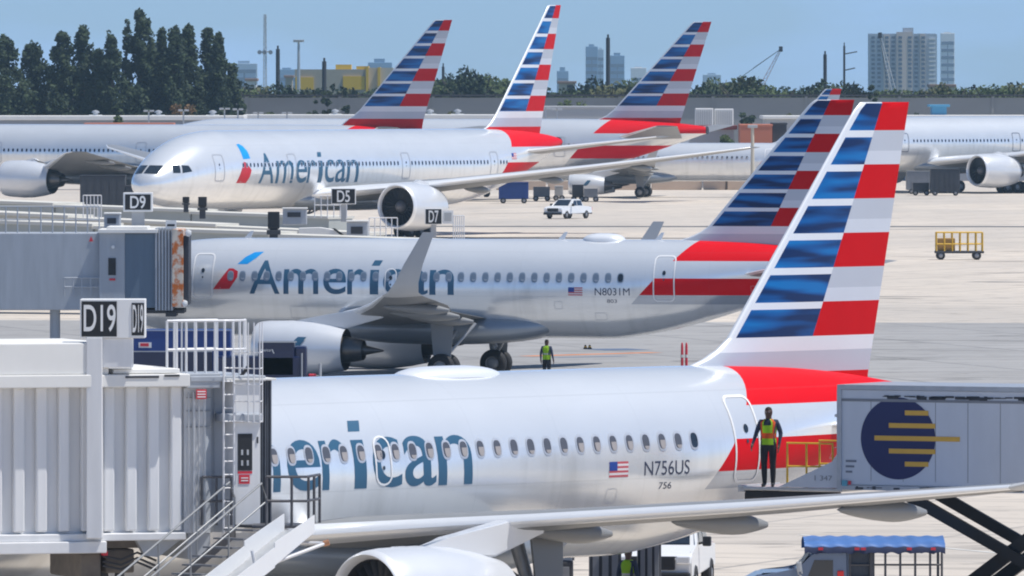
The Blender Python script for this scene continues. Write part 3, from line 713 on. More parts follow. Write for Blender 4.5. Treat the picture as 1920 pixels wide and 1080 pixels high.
A321 = shifted(NARROW, [(8.5, 5.87), (21, 4.8)])
W300 = shifted(WIDE, [(16, 5.3), (42, 4.9)])
W300['prof'] = [(r[0], r[1]-0.5, r[2]-0.4, r[3]) for r in W300['prof']]; W300['fin']['LE'][0] = (7.9, W300['fin']['LE'][0][1]); W300['win'] = W300['win'][:3]+(5.45,)+W300['win'][4:]; W300['doors'] = [(q[0], q[1]-0.45, q[2]-0.45, q[3]) for q in W300['doors']]
W300['fair'] = W300['fair'][:3]+(1.85, 3.4); W300['liv'] = ((4.1, 5.4), 6.7, 6.7, W300['liv'][3], 5.2)
GJ = 'parked airliners with striped tails'
build_aircraft(NARROW, 'nearest airliner, its name partly hidden by the gate bridge, registration N756US', (47.5, 23.3, 1.97, 1305, 223.9), regtext='N756US', dome=(15.8, 18.95, 0.15), group=GJ)
build_aircraft(NARROW, 'airliner with upturned wingtip in front of its name, registration N8031M', (-16.5, 13.35, 1.9, 735, 427), regtext='N8031M', regshift=0.6, dome=(21.1, 23.0, 0.26), group=GJ, zoff=-0.22, blades=(6.2, 20.0, 24.2), pale=True)
build_aircraft(WIDE, 'long airliner with cockpit windows in view and big round engine behind sign D7', (59, 6.9, 3.05, 415, 790), group=GJ)
build_aircraft(W300, 'far airliner whose tail rises above the middle of the long jet', (-27, 70.8, 0, 800, 1030), lettering=False, group=GJ, droop=0.06)
build_aircraft(WIDE, 'far airliner with tail rising left of the crane and dark cone end', (-17, 60.1, 0, 1275, 1060), lettering=False, group=GJ)
build_aircraft(A321, 'small far airliner on its wheels between the long jet and orange building', (-6, 26.9, 0, 1290, 1102), lettering=False, group=GJ)
build_aircraft(WIDE, 'airliner with dark blue door outline at the right edge', (40, 17.2, 3.1, 1697, 1140), lettering=False, group=GJ, blueline=True)

# ------------------------------------------------------------------ ground
def ground_mat(name, base, joint, stain, slab=(7.5, 7.5), rot=20.0):
    m = bpy.data.materials.new(name); m.use_nodes = True; nt = m.node_tree; n = nt.nodes; l = nt.links
    b = n['Principled BSDF']; b.inputs['Roughness'].default_value = 0.85; b.inputs['Specular IOR Level'].default_value = 0.25
    t = n.new('ShaderNodeTexCoord'); mp_ = n.new('ShaderNodeMapping'); mp_.inputs['Rotation'].default_value = (0, 0, R(rot)); l.new(t.outputs['Object'], mp_.inputs[0])
    br = n.new('ShaderNodeTexBrick'); br.offset = 0; br.inputs['Scale'].default_value = 1; br.inputs['Mortar Size'].default_value = 0.11; br.inputs['Mortar Smooth'].default_value = 0.3
    br.inputs['Brick Width'].default_value = slab[0]; br.inputs['Row Height'].default_value = slab[1]; br.inputs['Bias'].default_value = 0
    br.inputs['Color1'].default_value = tuple(v*0.95 for v in base)+(1,); br.inputs['Color2'].default_value = tuple(v*1.05 for v in base)+(1,); br.inputs['Mortar'].default_value = tuple(joint)+(1,)
    l.new(mp_.outputs[0], br.inputs[0])
    def noise(sc, det, lo, hi, stretch):
        mm = n.new('ShaderNodeMapping'); mm.inputs['Scale'].default_value = stretch; l.new(t.outputs['Object'], mm.inputs[0])
        z = n.new('ShaderNodeTexNoise'); z.inputs['Scale'].default_value = sc; z.inputs['Detail'].default_value = det; l.new(mm.outputs[0], z.inputs[0])
        r = n.new('ShaderNodeMapRange'); r.inputs[1].default_value = lo; r.inputs[2].default_value = hi; l.new(z.outputs[0], r.inputs[0]); return r.outputs[0]
    x = n.new('ShaderNodeMix'); x.data_type = 'RGBA'; l.new(math_node(nt, 'MULTIPLY', noise(0.03, 8, 0.40, 0.66, (1, 0.35, 1)), 0.75), x.inputs[0]); l.new(br.outputs[0], x.inputs[6]); x.inputs[7].default_value = tuple(stain)+(1,)
    x2 = n.new('ShaderNodeMix'); x2.data_type = 'RGBA'; l.new(math_node(nt, 'MULTIPLY', noise(0.5, 6, 0.56, 0.75, (0.25, 0.5, 1)), 0.5), x2.inputs[0]); l.new(x.outputs[2], x2.inputs[6]); x2.inputs[7].default_value = tuple(v*0.55 for v in stain)+(1,)
    w_ = n.new('ShaderNodeTexWave'); w_.wave_type = 'BANDS'; w_.bands_direction = 'Y'; w_.inputs['Scale'].default_value = 0.055; w_.inputs['Distortion'].default_value = 6; w_.inputs['Detail'].default_value = 4; w_.inputs['Detail Scale'].default_value = 0.35; l.new(mp_.outputs[0], w_.inputs[0])
    rw = n.new('ShaderNodeMapRange'); rw.inputs[1].default_value = 0.86; rw.inputs[2].default_value = 1.0; rw.inputs[4].default_value = 0.16; l.new(w_.outputs['Fac'], rw.inputs[0])
    x4 = n.new('ShaderNodeMix'); x4.data_type = 'RGBA'; l.new(rw.outputs[0], x4.inputs[0]); l.new(x2.outputs[2], x4.inputs[6]); x4.inputs[7].default_value = (0.12, 0.115, 0.11, 1)
    x5 = n.new('ShaderNodeMix'); x5.data_type = 'RGBA'; l.new(math_node(nt, 'MULTIPLY', noise(0.9, 9, 0.60, 0.66, (0.5, 0.8, 1)), 0.45), x5.inputs[0]); l.new(x4.outputs[2], x5.inputs[6]); x5.inputs[7].default_value = (0.10, 0.095, 0.09, 1)
    l.new(x5.outputs[2], b.inputs['Base Color'])
    return m
apron_m = ground_mat('apron_concrete', (0.62, 0.545, 0.46), (0.30, 0.275, 0.25), (0.43, 0.395, 0.355))
lane_m = ground_mat('taxi_lane_concrete', (0.36, 0.35, 0.34), (0.16, 0.16, 0.16), (0.27, 0.265, 0.26), (9, 9), -14)
def sheet(name, pts, z, m):
    bm = nb(); poly(bm, [(x, y, z) for x, y in pts]); o = obj(name, bm, m, recalc=False); o['kind'] = 'structure'; return o
sheet('ground', [(-2400, -40), (2400, -40), (2400, 7700), (-2400, 7700)], 0.0, apron_m)
sheet('taxi_lane', [(-120, 392), (120, 372), (140, 505), (-140, 540)], 0.004, lane_m)
grass_m = mat('dry_grass', (0.10, 0.12, 0.05), 0.9, 0, 0.35, 0.05)
sheet('grass_field', [(-2300, 1360), (2300, 1360), (2300, 7650), (-2300, 7650)], 0.004, grass_m)
road_m = mat('service_road_asphalt', (0.10, 0.10, 0.10), 0.85, 0, 0.2, 0.5)
sheet('service_road', [(-200, 876), (200, 866), (200, 872.5), (-200, 882.5)], 0.004, road_m)
orange_l = mat('marking_orange', (0.65, 0.22, 0.07), 0.8, 0, 0.3, 1.5)
blue_l = mat('marking_and_shade_blue_grey', (0.10, 0.14, 0.22), 0.8, 0, 0.3, 1.5)
white_l = mat('marking_white', (0.66, 0.66, 0.63), 0.8, 0, 0.2, 1.5)
def gp(px, py): d = F*H/(py-YH); return ((px-960)/F*d, d)
def line(name, a, b, w, m):
    a = Vector((*gp(*a), 0.009)); b = Vector((*gp(*b), 0.009)); q = (b-a).normalized(); nrm = Vector((-q.y, q.x, 0))*w/2
    bm = nb(); poly(bm, [a-nrm, b-nrm, b+nrm, a+nrm]); o = obj(name, bm, m, recalc=False); o['kind'] = 'structure'
line('ground_marking_and_shade', (985, 668), (1230, 661), 0.9, orange_l)
line('ground_marking_and_shade', (1040, 671), (1170, 668), 0.6, blue_l)
line('ground_marking_and_shade', (1110, 656), (1200, 655), 3.0, blue_l)  # blue-grey strip paints the tailplane's cast shadow on the ramp
line('ground_marking_and_shade', (1350, 634), (1920, 640), 0.25, road_m)
line('ground_marking_and_shade', (1500, 1003), (1900, 1040), 0.18, white_l)
for ya in (612, 655, 706): line('ground_marking_and_shade', (1560, ya), (1960, ya+3), 0.10, road_m)
line('ground_marking_and_shade', (1500, 498), (1960, 492), 0.12, road_m)
def marks(name, n_, seed, y0, y1, x0, x1, m, w0, w1):
    rm = random.Random(seed)
    for q in range(n_):
        ya = rm.uniform(y0, y1); xa = rm.uniform(x0, x1); L_ = rm.uniform(60, 260); a0, d0 = gp(xa, ya); hd_ = rm.uniform(-0.5, 0.5); cv = rm.uniform(-0.004, 0.004); w = rm.uniform(w0, w1)
        for off in ((0, 1.9) if name == 'tyre_marks' else (0,)):
            bm = nb(); a, b_ = a0, d0+off; h = hd_; pl = pr = None; st_n = 16; sl_ = L_/F*d0/st_n
            for i in range(st_n+1):
                wx = w*math.sin(pi*(i+0.5)/(st_n+1)); v1 = bm.verts.new((a-math.sin(h)*wx, b_+math.cos(h)*wx, 0.012+0.0004*q)); v2 = bm.verts.new((a+math.sin(h)*wx, b_-math.cos(h)*wx, 0.012+0.0004*q))
                if pl: bm.faces.new((pl, pr, v2, v1))
                pl, pr = v1, v2; a += math.cos(h)*sl_; b_ += math.sin(h)*sl_; h += cv*sl_*4
            obj(name, bm, m, recalc=False)['kind'] = 'structure'
tyre_m = mat('tyre_mark_grey', (0.33, 0.30, 0.27), 0.85, 0, 0.3, 0.8); tyre_l = mat('tyre_mark_on_lane', (0.20, 0.195, 0.19), 0.85, 0, 0.3, 0.8)
marks('tyre_marks', 14, 3, 395, 560, 880, 1900, tyre_m, 0.10, 0.22)
marks('tyre_marks', 10, 9, 985, 1075, 1150, 1850, tyre_m, 0.04, 0.08)
marks('tyre_marks', 10, 5, 610, 715, 700, 1900, tyre_l, 0.08, 0.16)
marks('oil_stain', 12, 8, 400, 715, 1000, 1900, tyre_l, 0.25, 0.7)
line('ground_marking_and_shade', (850, 402), (1020, 399), 0.5, road_m)

# ------------------------------------------------------------------ far side of the field
wall_c = mat('concrete_wall_grey', (0.27, 0.28, 0.28), 0.85, 0, 0.16, 0.12, stretch=(1, 1, 3))
rail_c = mat('dark_rail', (0.05, 0.052, 0.06), 0.8, 0, 0.2, 0.5)
def hz(px, d): return (px-960)/F*d
def zz(py, d): return H-(py-YH)/F*d
w = thing('boundary_wall', 'long grey concrete wall with dark top rail across the far side of the field', 'wall', (0, 1345, 0))
bm = nb()
x = hz(-60, 1345)
while x < hz(1990, 1345):
    box(bm, x, x+11.94, 0, 0.5, -0.0, zz(183, 1345)); box(bm, x+11.94, x+12.3, -0.15, 0.6, 0, zz(181, 1345)); x += 12.3
obj('panel_run', bm, wall_c, w)
bm = nb(); box(bm, hz(-60, 1345), hz(1990, 1345), -0.3, 0.8, zz(180.6, 1345), zz(177.2, 1345)); obj('top_rail', bm, rail_c, w)
bm = nb(); x = hz(-60, 1345)
while x < hz(1990, 1345):
    tube(bm, [(x, 0.2, zz(178, 1345)), (x, 0.2, zz(173, 1345))], 0.06, 4); x += 3.1
obj('fence_post_run', bm, rail_c, w)['kind'] = 'stuff'

def building(name, label, cat, px0, px1, ytop, d, depth, wallm, roofm=None, roof_h=0.5, over=0.4, ybot=None, group=None, win=None):
    """wall block with doors/windows and an overhanging roof slab"""
    x0, x1, zt = hz(px0, d), hz(px1, d), zz(ytop, d); zb = 0 if ybot is None else zz(ybot, d)
    t = thing(name, label, cat, ((x0+x1)/2, d, 0), 0, group); wd = (x1-x0)/2
    bm = nb(); box(bm, -wd, wd, 0, depth, zb, zt-roof_h); obj('wall', bm, wallm, t)
    bm = nb(); bbox(bm, -wd-over, wd+over, -over, depth+over, zt-roof_h, zt, 0.06); obj('roof', bm, roofm or roof_w, t)
    if win:
        sx, sz, ww, wh, z0 = win; i = 0; x = -wd+sx*0.5
        while x < wd-ww and i < 90:
            z = z0
            while z < zt-roof_h-wh and i < 90:
                bm = nb(); box(bm, x, x+ww, -0.06, 0.05, z, z+wh); obj('window', bm, glassd, t); z += sz; i += 1
            x += sx
    return t
cw = mat('cream_wall', (0.55, 0.50, 0.40), 0.85, 0, 0.12, 0.2)
gw = mat('grey_blue_wall', (0.27, 0.29, 0.33), 0.8, 0, 0.15, 0.2)
lw = mat('light_grey_wall', (0.42, 0.43, 0.44), 0.8, 0, 0.1, 0.15)
drw = mat('dark_red_roof', (0.20, 0.05, 0.045), 0.8, 0, 0.2, 0.4)
drk = mat('dark_shed_wall', (0.05, 0.055, 0.065), 0.8, 0, 0.2, 0.4)
whw = mat('white_wall', (0.72, 0.72, 0.71), 0.7, 0, 0.06, 0.4)
bluew = mat('blue_wall', (0.06, 0.16, 0.34), 0.7, 0, 0.15, 0.4)
building('cargo_building', 'long low cargo building with white roof in front of the dark pines', 'building', -60, 452, 217, 1270, 14, gw, roof_w, 0.55, win=(9, 5, 3.2, 2.6, 3.6))
building('cargo_building', 'long low grey cargo building with white roof between the pines and first far tail', 'building', 462, 935, 215, 1285, 14, gw, roof_w, 0.5, win=(9, 5, 3.2, 2.2, 4.2))
building('warehouse', 'pale flat windowless warehouse seen between the two middle tails', 'building', 1012, 1175, 199, 1250, 16, lw, lw, 0.3, 0.1)
building('warehouse', 'grey low warehouse with white roof edge right of the white cargo boxes', 'building', 1436, 1560, 217, 1240, 16, lw, roof_w, 0.4)
building('shed', 'orange brick shed behind the small airliner', 'shed', 1388, 1448, 233, 1190, 10, terra, terra, 0.25, 0.05, win=(6, 4, 1.6, 1.8, 1.2))
building('shed', 'dark blue-grey shed beside the orange brick shed', 'shed', 1449, 1475, 230, 1192, 8, drk, drk, 0.25, 0.1)
building('shed', 'low shed with dark red roof under the white cargo boxes', 'shed', 1286, 1376, 235, 1200, 8, lw, drw, 0.5)
building('low_shed', 'low terracotta-red shed roof left above the far fuselage', 'shed', 158, 325, 230.5, 1180, 6, terra, terra, 0.3, 0.05)
building('low_shed', 'blue low shed beside the first far tail', 'shed', 532, 645, 227, 1215, 6, bluew, bluew, 0.3, 0.05)
building('cargo_building', 'white roofed building at the right edge above the cropped airliner', 'building', 1698, 1990, 216, 1290, 14, gw, roof_w, 0.5)
building('shed', 'small bright blue shed at the right edge below the hotel', 'shed', 1748, 1775, 196, 1300, 6, mat('teal_blue', (0.08, 0.30, 0.48), 0.6), mat('teal_blue', (0.08, 0.30, 0.48)), 0.3)
random.seed(5)
gcc = 'white cargo boxes stacked by the wall'
for i, (a, b, yt, yb, m_) in enumerate([(1303, 1338, 203, 232, whw), (1339, 1376, 204, 232, whw)]):
    d = 1225+i*2; x0, x1 = hz(a, d), hz(b, d); t = thing('cargo_container', ['left of two tall white cargo boxes beside the third tail', 'right of two tall white cargo boxes beside the third tail'][i], 'container', ((x0+x1)/2, d, 0), 0, gcc)
    bm = nb(); bbox(bm, -(x1-x0)/2+0.05, (x1-x0)/2-0.05, 0, 3, 0.1, zz(yt, d), 0.08); obj('body', bm, m_, t)
    bm = nb()
    for q in range(9): xx = -(x1-x0)/2+0.25+q*(x1-x0-0.5)/8; box(bm, xx-0.05, xx+0.05, -0.05, 0.01, 0.3, zz(yt, d)-0.2)
    obj('side_ribs', bm, lw, t)
# rooftop plant and floodlights along the cargo roofs
for i, px in enumerate((178, 296, 398, 628, 806, 858)):
    d = 1275 if px < 455 else 1290; x = hz(px, d); z0 = zz(217 if px < 455 else 215, d)
    t = thing('roof_vent', ['roof vent at the left edge of the cargo roof', 'white hooded vent in front of the pines', 'vent on the cargo roof below the right-hand pines', 'rooftop vent just left of the first far tail', 'rooftop vent just right of the first far tail', 'rooftop vent midway between the first and second tails'][i], 'vent', (x, d+2, z0), 0, 'vents on the cargo roofs')
    bm = nb(); lathe(bm, [(0, 0.3), (0.35, 0.3), (0.36, 0.5), (0.55, 0.45), (0.7, 0.1), (0.71, 0)], (0, 0, 0), (0, 0, 1), 14); obj('cowl', bm, galv, t, 40)
    bm = nb(); box(bm, -0.8, 0.8, -0.4, 0.4, 0.0, 0.12); obj('curb', bm, roof_w, t)
def flood(px, ytop, d, label, heads=2, ybase=None):
    x = hz(px, d); z = zz(ytop, d); t = thing('floodlight_pole', label, 'light pole', (x, d, 0), 0, 'floodlight poles on the far ramp')
    bm = nb(); tube(bm, [(0, 0, 0), (0, 0, z)], [0.14, 0.09], 8); obj('pole', bm, galv, t)
    for q in range(heads):
        xx = (q-(heads-1)/2)*0.75; bm = nb(); bbox(bm, xx-0.28, xx+0.28, -0.3, 0.1, z-0.05, z+0.18, 0.04); obj('lamp_head', bm, galv, t)
for px, yt, d, lb in ((279, 209, 1262, 'floodlight pole in front of the leftmost pines'), (344, 208, 1262, 'floodlight pole before the brown shrub under the pines'), (421, 205, 1262, 'first of two floodlight poles at the right end of the pines'), (446, 206, 1264, 'second of two floodlight poles at the right end of the pines'),
                      (484, 213, 1262, 'floodlight pole just right of the pines'), (538, 213, 1262, 'floodlight pole above the blue shed'), (1023, 205, 1240, 'floodlight pole close right of the tallest tail'), (1044, 206, 1240, 'second floodlight pole right of the tallest tail')):
    flood(px, yt, d, lb)
def pole(px, ytop, d, label, r=0.22, arms=0, name='utility_pole'):
    x = hz(px, d); z = zz(ytop, d); t = thing(name, label, 'pole', (x, d, 0))
    bm = nb(); tube(bm, [(0, 0, 0), (0, 0, z)], [r*1.15, r], 10); obj('shaft', bm, drk, t)
    for q in range(arms):
        bm = nb(); zq = z-1.2-q*2.4; tube(bm, [(0, 0, zq), (1.9 if q % 2 == 0 else 1.6, 0, zq+0.35)], 0.09, 6); obj('crossarm', bm, drk, t)
    bm = nb(); tube(bm, [(0, 0, z), (0, 0, z+0.5)], r*0.5, 6); obj('cap', bm, drk, t)
pole(521, 92, 1500, 'dark pole rising between the thin mast and the high mast light', 0.30)
pole(608, 115, 1480, 'dark thick pole in front of the yellow building', 0.32)
pole(831, 125, 1480, 'thin dark pole just right of the first far tail', 0.2)
pole(1140, 71, 1480, 'tall thick dark pole in front of the blue towers', 0.30)
pole(1547, 102, 1500, 'short dark pole left of the pole with side arms', 0.26)
pole(1583, 86, 1500, 'tall thin dark pole with small side arms', 0.16, 3)
t = thing('high_mast_light', 'tall pole topped by a ring of lamps above the yellow building', 'light pole', (hz(560, 1900), 1900, 0))
bm = nb(); tube(bm, [(0, 0, 0), (0, 0, zz(75, 1900))], [0.5, 0.22], 10); obj('shaft', bm, galv, t)
for q in range(8):
    a = 2*pi*q/8; bm = nb(); bbox(bm, 0.75*math.cos(a)-0.25, 0.75*math.cos(a)+0.25, 0.75*math.sin(a)-0.25, 0.75*math.sin(a)+0.25, zz(77, 1900)-0.2, zz(77, 1900)+0.25, 0.04); obj('lamp_head', bm, lw, t)
t = thing('radio_mast', 'thin guyed radio mast with a cluster of drum antennas', 'mast', (hz(497, 2600), 2600, 0)); zt = zz(27, 2600)
bm = nb()
for (a, b) in ((-0.5, -0.3), (0.5, -0.3), (0, 0.5)): tube(bm, [(a, b, 0), (a*0.5, b*0.5, zt)], 0.11, 5)
for q in range(20): z = zt*q/20; tube(bm, [(-0.45, -0.3, z), (0.45, -0.3, z+zt/40), (0, 0.4, z+zt/20)], 0.06, 4)
obj('lattice', bm, lw, t)
for q, (a, b) in enumerate(((-1.4, 0), (1.4, 0), (-0.2, 0.4))):
    bm = nb(); lathe(bm, [(-0.5, 0), (-0.5, 0.55), (0.5, 0.55), (0.5, 0)], (a, b, zz(98, 2600)), (0, 1, 0), 14); obj('drum_antenna', bm, gw, t, 40)
bm = nb(); tube(bm, [(-1.7, 0, zz(97, 2600)), (1.7, 0, zz(97, 2600))], 0.14, 6); obj('antenna_bracket', bm, gw, t)

# cranes
def crane(label, pts, d, col2, r):
    t = thing('crane', label, 'crane', (0, d, 0)); q = [Vector((hz(a, d), 0, zz(b, d))) for a, b in pts]
    bm = nb(); a, b = q[0], q[1]; dirn = (b-a).normalized(); side = Vector((-dirn.z, 0, dirn.x))*r
    for s in (side, -side): tube(bm, [a+s, b+s*0.4], r*0.16, 5)
    m_ = 14
    for i in range(m_):
        u, v = i/m_, (i+1)/m_; p1 = a+(b-a)*u+side*(1-0.6*u)*(1 if i % 2 else -1); p2 = a+(b-a)*v+side*(1-0.6*v)*(-1 if i % 2 else 1); tube(bm, [p1, p2], r*0.13, 4)
    obj('boom', bm, col2, t)
    bm = nb(); tube(bm, [a, Vector((a.x, 0, 0))], r*0.7, 6); bbox(bm, a.x-2.2, a.x+2.2, -1.5, 1.5, 0, 2.2, 0.2); obj('carrier', bm, drk, t)
    if len(q) > 2:
        bm = nb(); tube(bm, [b, q[2]], 0.07, 4); tube(bm, [b, q[3]], 0.07, 4) if len(q) > 3 else None; obj('cable', bm, drk, t)
    bm = nb(); bbox(bm, b.x-0.35, b.x+0.35, -0.3, 0.3, b.z-0.5, b.z+0.5, 0.05); obj('jib_head', bm, drk, t)
pinkm = mat('crane_pale_red', (0.55, 0.33, 0.30), 0.6, 0, 0.1, 1); whm = mat('crane_white', (0.75, 0.74, 0.74), 0.6, 0, 0.1, 1)
crane('leaning crane boom with cables between the third tail and the poles', [(1426, 165), (1464, 92), (1412, 128), (1382, 150)], 1900, pinkm, 0.35)
crane('white leaning crane boom in front of the hotel', [(1676, 170), (1650, 66), (1664, 165)], 1850, whm, 0.35)

# distant town
hot = mat('hotel_pale_blue_grey', (0.36, 0.42, 0.48), 0.8, 0, 0.08, 0.05); hot2 = mat('hotel_peach', (0.62, 0.50, 0.42), 0.8, 0, 0.08, 0.05); hwin = mat('hotel_window', (0.05, 0.08, 0.13), 0.3, 0, 0.3, 0.05)
D = 4300; kx = F/D
t = thing('hotel', 'wide pale high-rise hotel with peach bays and rows of windows', 'building', (hz(1693, D), D, 0))
def hb(name, a, b, yt, dep0, dep1, m_):
    bm = nb(); box(bm, hz(a, D)-hz(1693, D), hz(b, D)-hz(1693, D), dep0, dep1, 0, zz(yt, D)); return obj(name, bm, m_, t)
hb('tower_block', 1630, 1757, 64, 1, 16, hot); hb('bay', 1657, 1668, 64.5, -0.6, 3, hot2); hb('bay', 1681, 1711, 60, -0.6, 3, hot2); hb('bay', 1725, 1735, 63, -0.6, 3, hot2)
hb('roof_house', 1694, 1713, 52, 2, 10, hot); hb('parapet', 1630, 1757, 62.5, 15.5, 16.5, hot)
for r_ in range(12):
    for c_ in range(8):
        a = [1634, 1645, 1659.5, 1671.5, 1684.5, 1702.5, 1714.5, 1727.5][c_]; yt = 68+r_*8.3
        on = c_ in (2, 4, 5, 7); y = -0.75 if on else 0.85; x0 = hz(a, D)-hz(1693, D)
        bm = nb(); box(bm, x0, x0+1.5, y, y+0.4, zz(yt+4.6, D), zz(yt, D)); obj('window', bm, hwin, t)
for c_ in range(2):
    pass
bm = nb()
for r_ in range(12): box(bm, hz(1742, D)-hz(1693, D), hz(1754, D)-hz(1693, D), 0.3, 1.2, zz(68+r_*8.3+6.5, D), zz(68+r_*8.3+3.5, D))
obj('balcony_rows', bm, whw, t)
def tower(label, a, b, yt, d, m_, step=None, name='tower_block'):
    t = thing(name, label, 'tower', (hz((a+b)/2, d), d, 0)); w_ = (b-a)/2/F*d
    bm = nb(); bbox(bm, -w_, w_, 0, w_*1.4, 0, zz(yt, d), 0.3); obj('tower', bm, m_, t)
    bm = nb(); n_ = int(zz(yt, d)/5)
    for q in range(1, n_): box(bm, -w_*0.92, w_*0.92, -0.25, 0.1, q*5, q*5+2.2)
    box(bm, -w_*0.05, w_*0.05, -0.2, 0.05, 5, n_*5-3); obj('window_bands', bm, hwin, t)
    bm = nb(); box(bm, -w_*0.5, w_*0.4, w_*0.2, w_*0.9, zz(yt, d), zz(yt-(step or 2), d)); obj('roof_house', bm, m_, t)
bt = mat('tower_haze_blue', (0.14, 0.27, 0.42), 0.4, 0, 0.1, 0.02); bt2 = mat('tower_haze_pale_blue', (0.35, 0.45, 0.55), 0.6, 0, 0.1, 0.02)  # distance haze is mixed into these blue tower colours
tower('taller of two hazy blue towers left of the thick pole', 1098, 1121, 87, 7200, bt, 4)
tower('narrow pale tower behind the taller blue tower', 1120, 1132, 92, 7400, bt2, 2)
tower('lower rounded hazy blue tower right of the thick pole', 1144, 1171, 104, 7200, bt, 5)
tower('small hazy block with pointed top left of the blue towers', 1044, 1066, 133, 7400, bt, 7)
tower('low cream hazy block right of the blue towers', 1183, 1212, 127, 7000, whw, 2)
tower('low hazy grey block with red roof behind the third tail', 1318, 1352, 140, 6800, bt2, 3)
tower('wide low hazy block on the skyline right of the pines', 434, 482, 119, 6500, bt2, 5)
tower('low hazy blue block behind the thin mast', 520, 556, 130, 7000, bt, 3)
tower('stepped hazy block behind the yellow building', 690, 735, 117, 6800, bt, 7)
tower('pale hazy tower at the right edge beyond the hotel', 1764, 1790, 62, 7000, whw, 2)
yel = mat('yellow_wall', (0.72, 0.46, 0.03), 0.8, 0, 0.06, 0.2); bei = mat('beige_wall', (0.42, 0.38, 0.30), 0.8, 0, 0.08, 0.2)
d = 2050; t = thing('yellow_building', 'yellow and beige commercial building behind the pole', 'building', (hz(620, d), d, 0)); ox = hz(620, d)
def yb(name, a, b, y0, y1, f, m_):
    bm = nb(); box(bm, hz(a, d)-ox, hz(b, d)-ox, f, 12, zz(y1, d) if y1 else 0, zz(y0, d)); obj(name, bm, m_, t)
yb('wall', 553, 688, 130, None, 0, bei); yb('wall', 688.5, 737, 127, None, 0.4, cw)
yb('wall_panel', 554, 588, 145, 168, -0.3, yel); yb('wall_panel', 643, 684, 143, 168, -0.3, yel); yb('pillar', 686, 691, 124, 172, -0.5, yel); yb('pillar', 708, 713, 126, 172, -0.2, yel)
yb('roof_house', 629, 658, 121, 130, 1.5, yel); yb('roof_house', 668, 690, 124, 130, 1.2, yel)
for i, (a, b, yt, dd, m_, lb) in enumerate(((462, 480, 147, 1900, whw, 'small white house among the trees right of the pines'), (535, 548, 141, 2100, bei, 'small beige house left of the yellow building'), (1048, 1078, 152, 1900, cw, 'small cream house right of the tallest tail'),
                                (862, 902, 163, 1700, mat('house_pinkbrown', (0.28, 0.17, 0.14), 0.8, 0, 0.1, 0.3), 'low brown house in the trees between the first and second tails'), (930, 962, 160, 1700, bei, 'low beige house left of the tallest tail'), (1745, 1790, 158, 1800, cw, 'low cream house at the right edge below the hotel'))):
    building('house', lb, 'house', a, b, yt, dd, 8, m_, mat('house_roof', (0.32, 0.22, 0.18), 0.8, 0, 0.2, 0.4), 0.5, 0.3, win=(3, 3, 1.1, 1.2, 8))

# ------------------------------------------------------------------ trees
def leaf_mat(name, a, b):
    m = bpy.data.materials.new(name); m.use_nodes = True; nt = m.node_tree; n = nt.nodes; l = nt.links
    bs = n['Principled BSDF']; bs.inputs['Roughness'].default_value = 0.7; bs.inputs['Specular IOR Level'].default_value = 0.2
    t = n.new('ShaderNodeTexCoord'); z = n.new('ShaderNodeTexNoise'); z.inputs['Scale'].default_value = 0.8; z.inputs['Detail'].default_value = 5
    x = n.new('ShaderNodeMix'); x.data_type = 'RGBA'; x.inputs[6].default_value = (*a, 1); x.inputs[7].default_value = (*b, 1)
    r = n.new('ShaderNodeMapRange'); r.inputs[1].default_value = 0.35; r.inputs[2].default_value = 0.65
    l.new(t.outputs['Object'], z.inputs[0]); l.new(z.outputs[0], r.inputs[0]); l.new(r.outputs[0], x.inputs[0]); l.new(x.outputs[2], bs.inputs['Base Color']); return m
pine_l = leaf_mat('pine_needles', (0.016, 0.030, 0.018), (0.045, 0.068, 0.030)); tree_l = leaf_mat('broadleaf_foliage', (0.030, 0.052, 0.016), (0.085, 0.115, 0.038)); bark = mat('bark', (0.09, 0.07, 0.055), 0.9, 0, 0.3, 2)
tree_l2 = leaf_mat('olive_foliage', (0.05, 0.06, 0.02), (0.12, 0.12, 0.05)); brown_l = leaf_mat('dry_brown_foliage', (0.10, 0.055, 0.02), (0.20, 0.12, 0.05))
def leaves(bm, c, r, n, size, squash=(1, 1, 1), rnd=random):
    for _ in range(n):
        while True:
            p = Vector((rnd.uniform(-1, 1), rnd.uniform(-1, 1), rnd.uniform(-1, 1)))
            if 0.25 < p.length < 1: break
        p = Vector((p.x*squash[0], p.y*squash[1], p.z*squash[2]))*r+c
        u = Vector((rnd.uniform(-1, 1), rnd.uniform(-1, 1), rnd.uniform(-1, 1))).normalized(); v = u.orthogonal().normalized(); s = size*rnd.uniform(0.5, 1.2)
        bm.faces.new([bm.verts.new(p+u*s), bm.verts.new(p+v*s*0.6), bm.verts.new(p-u*s*0.7), bm.verts.new(p-v*s*0.6)])
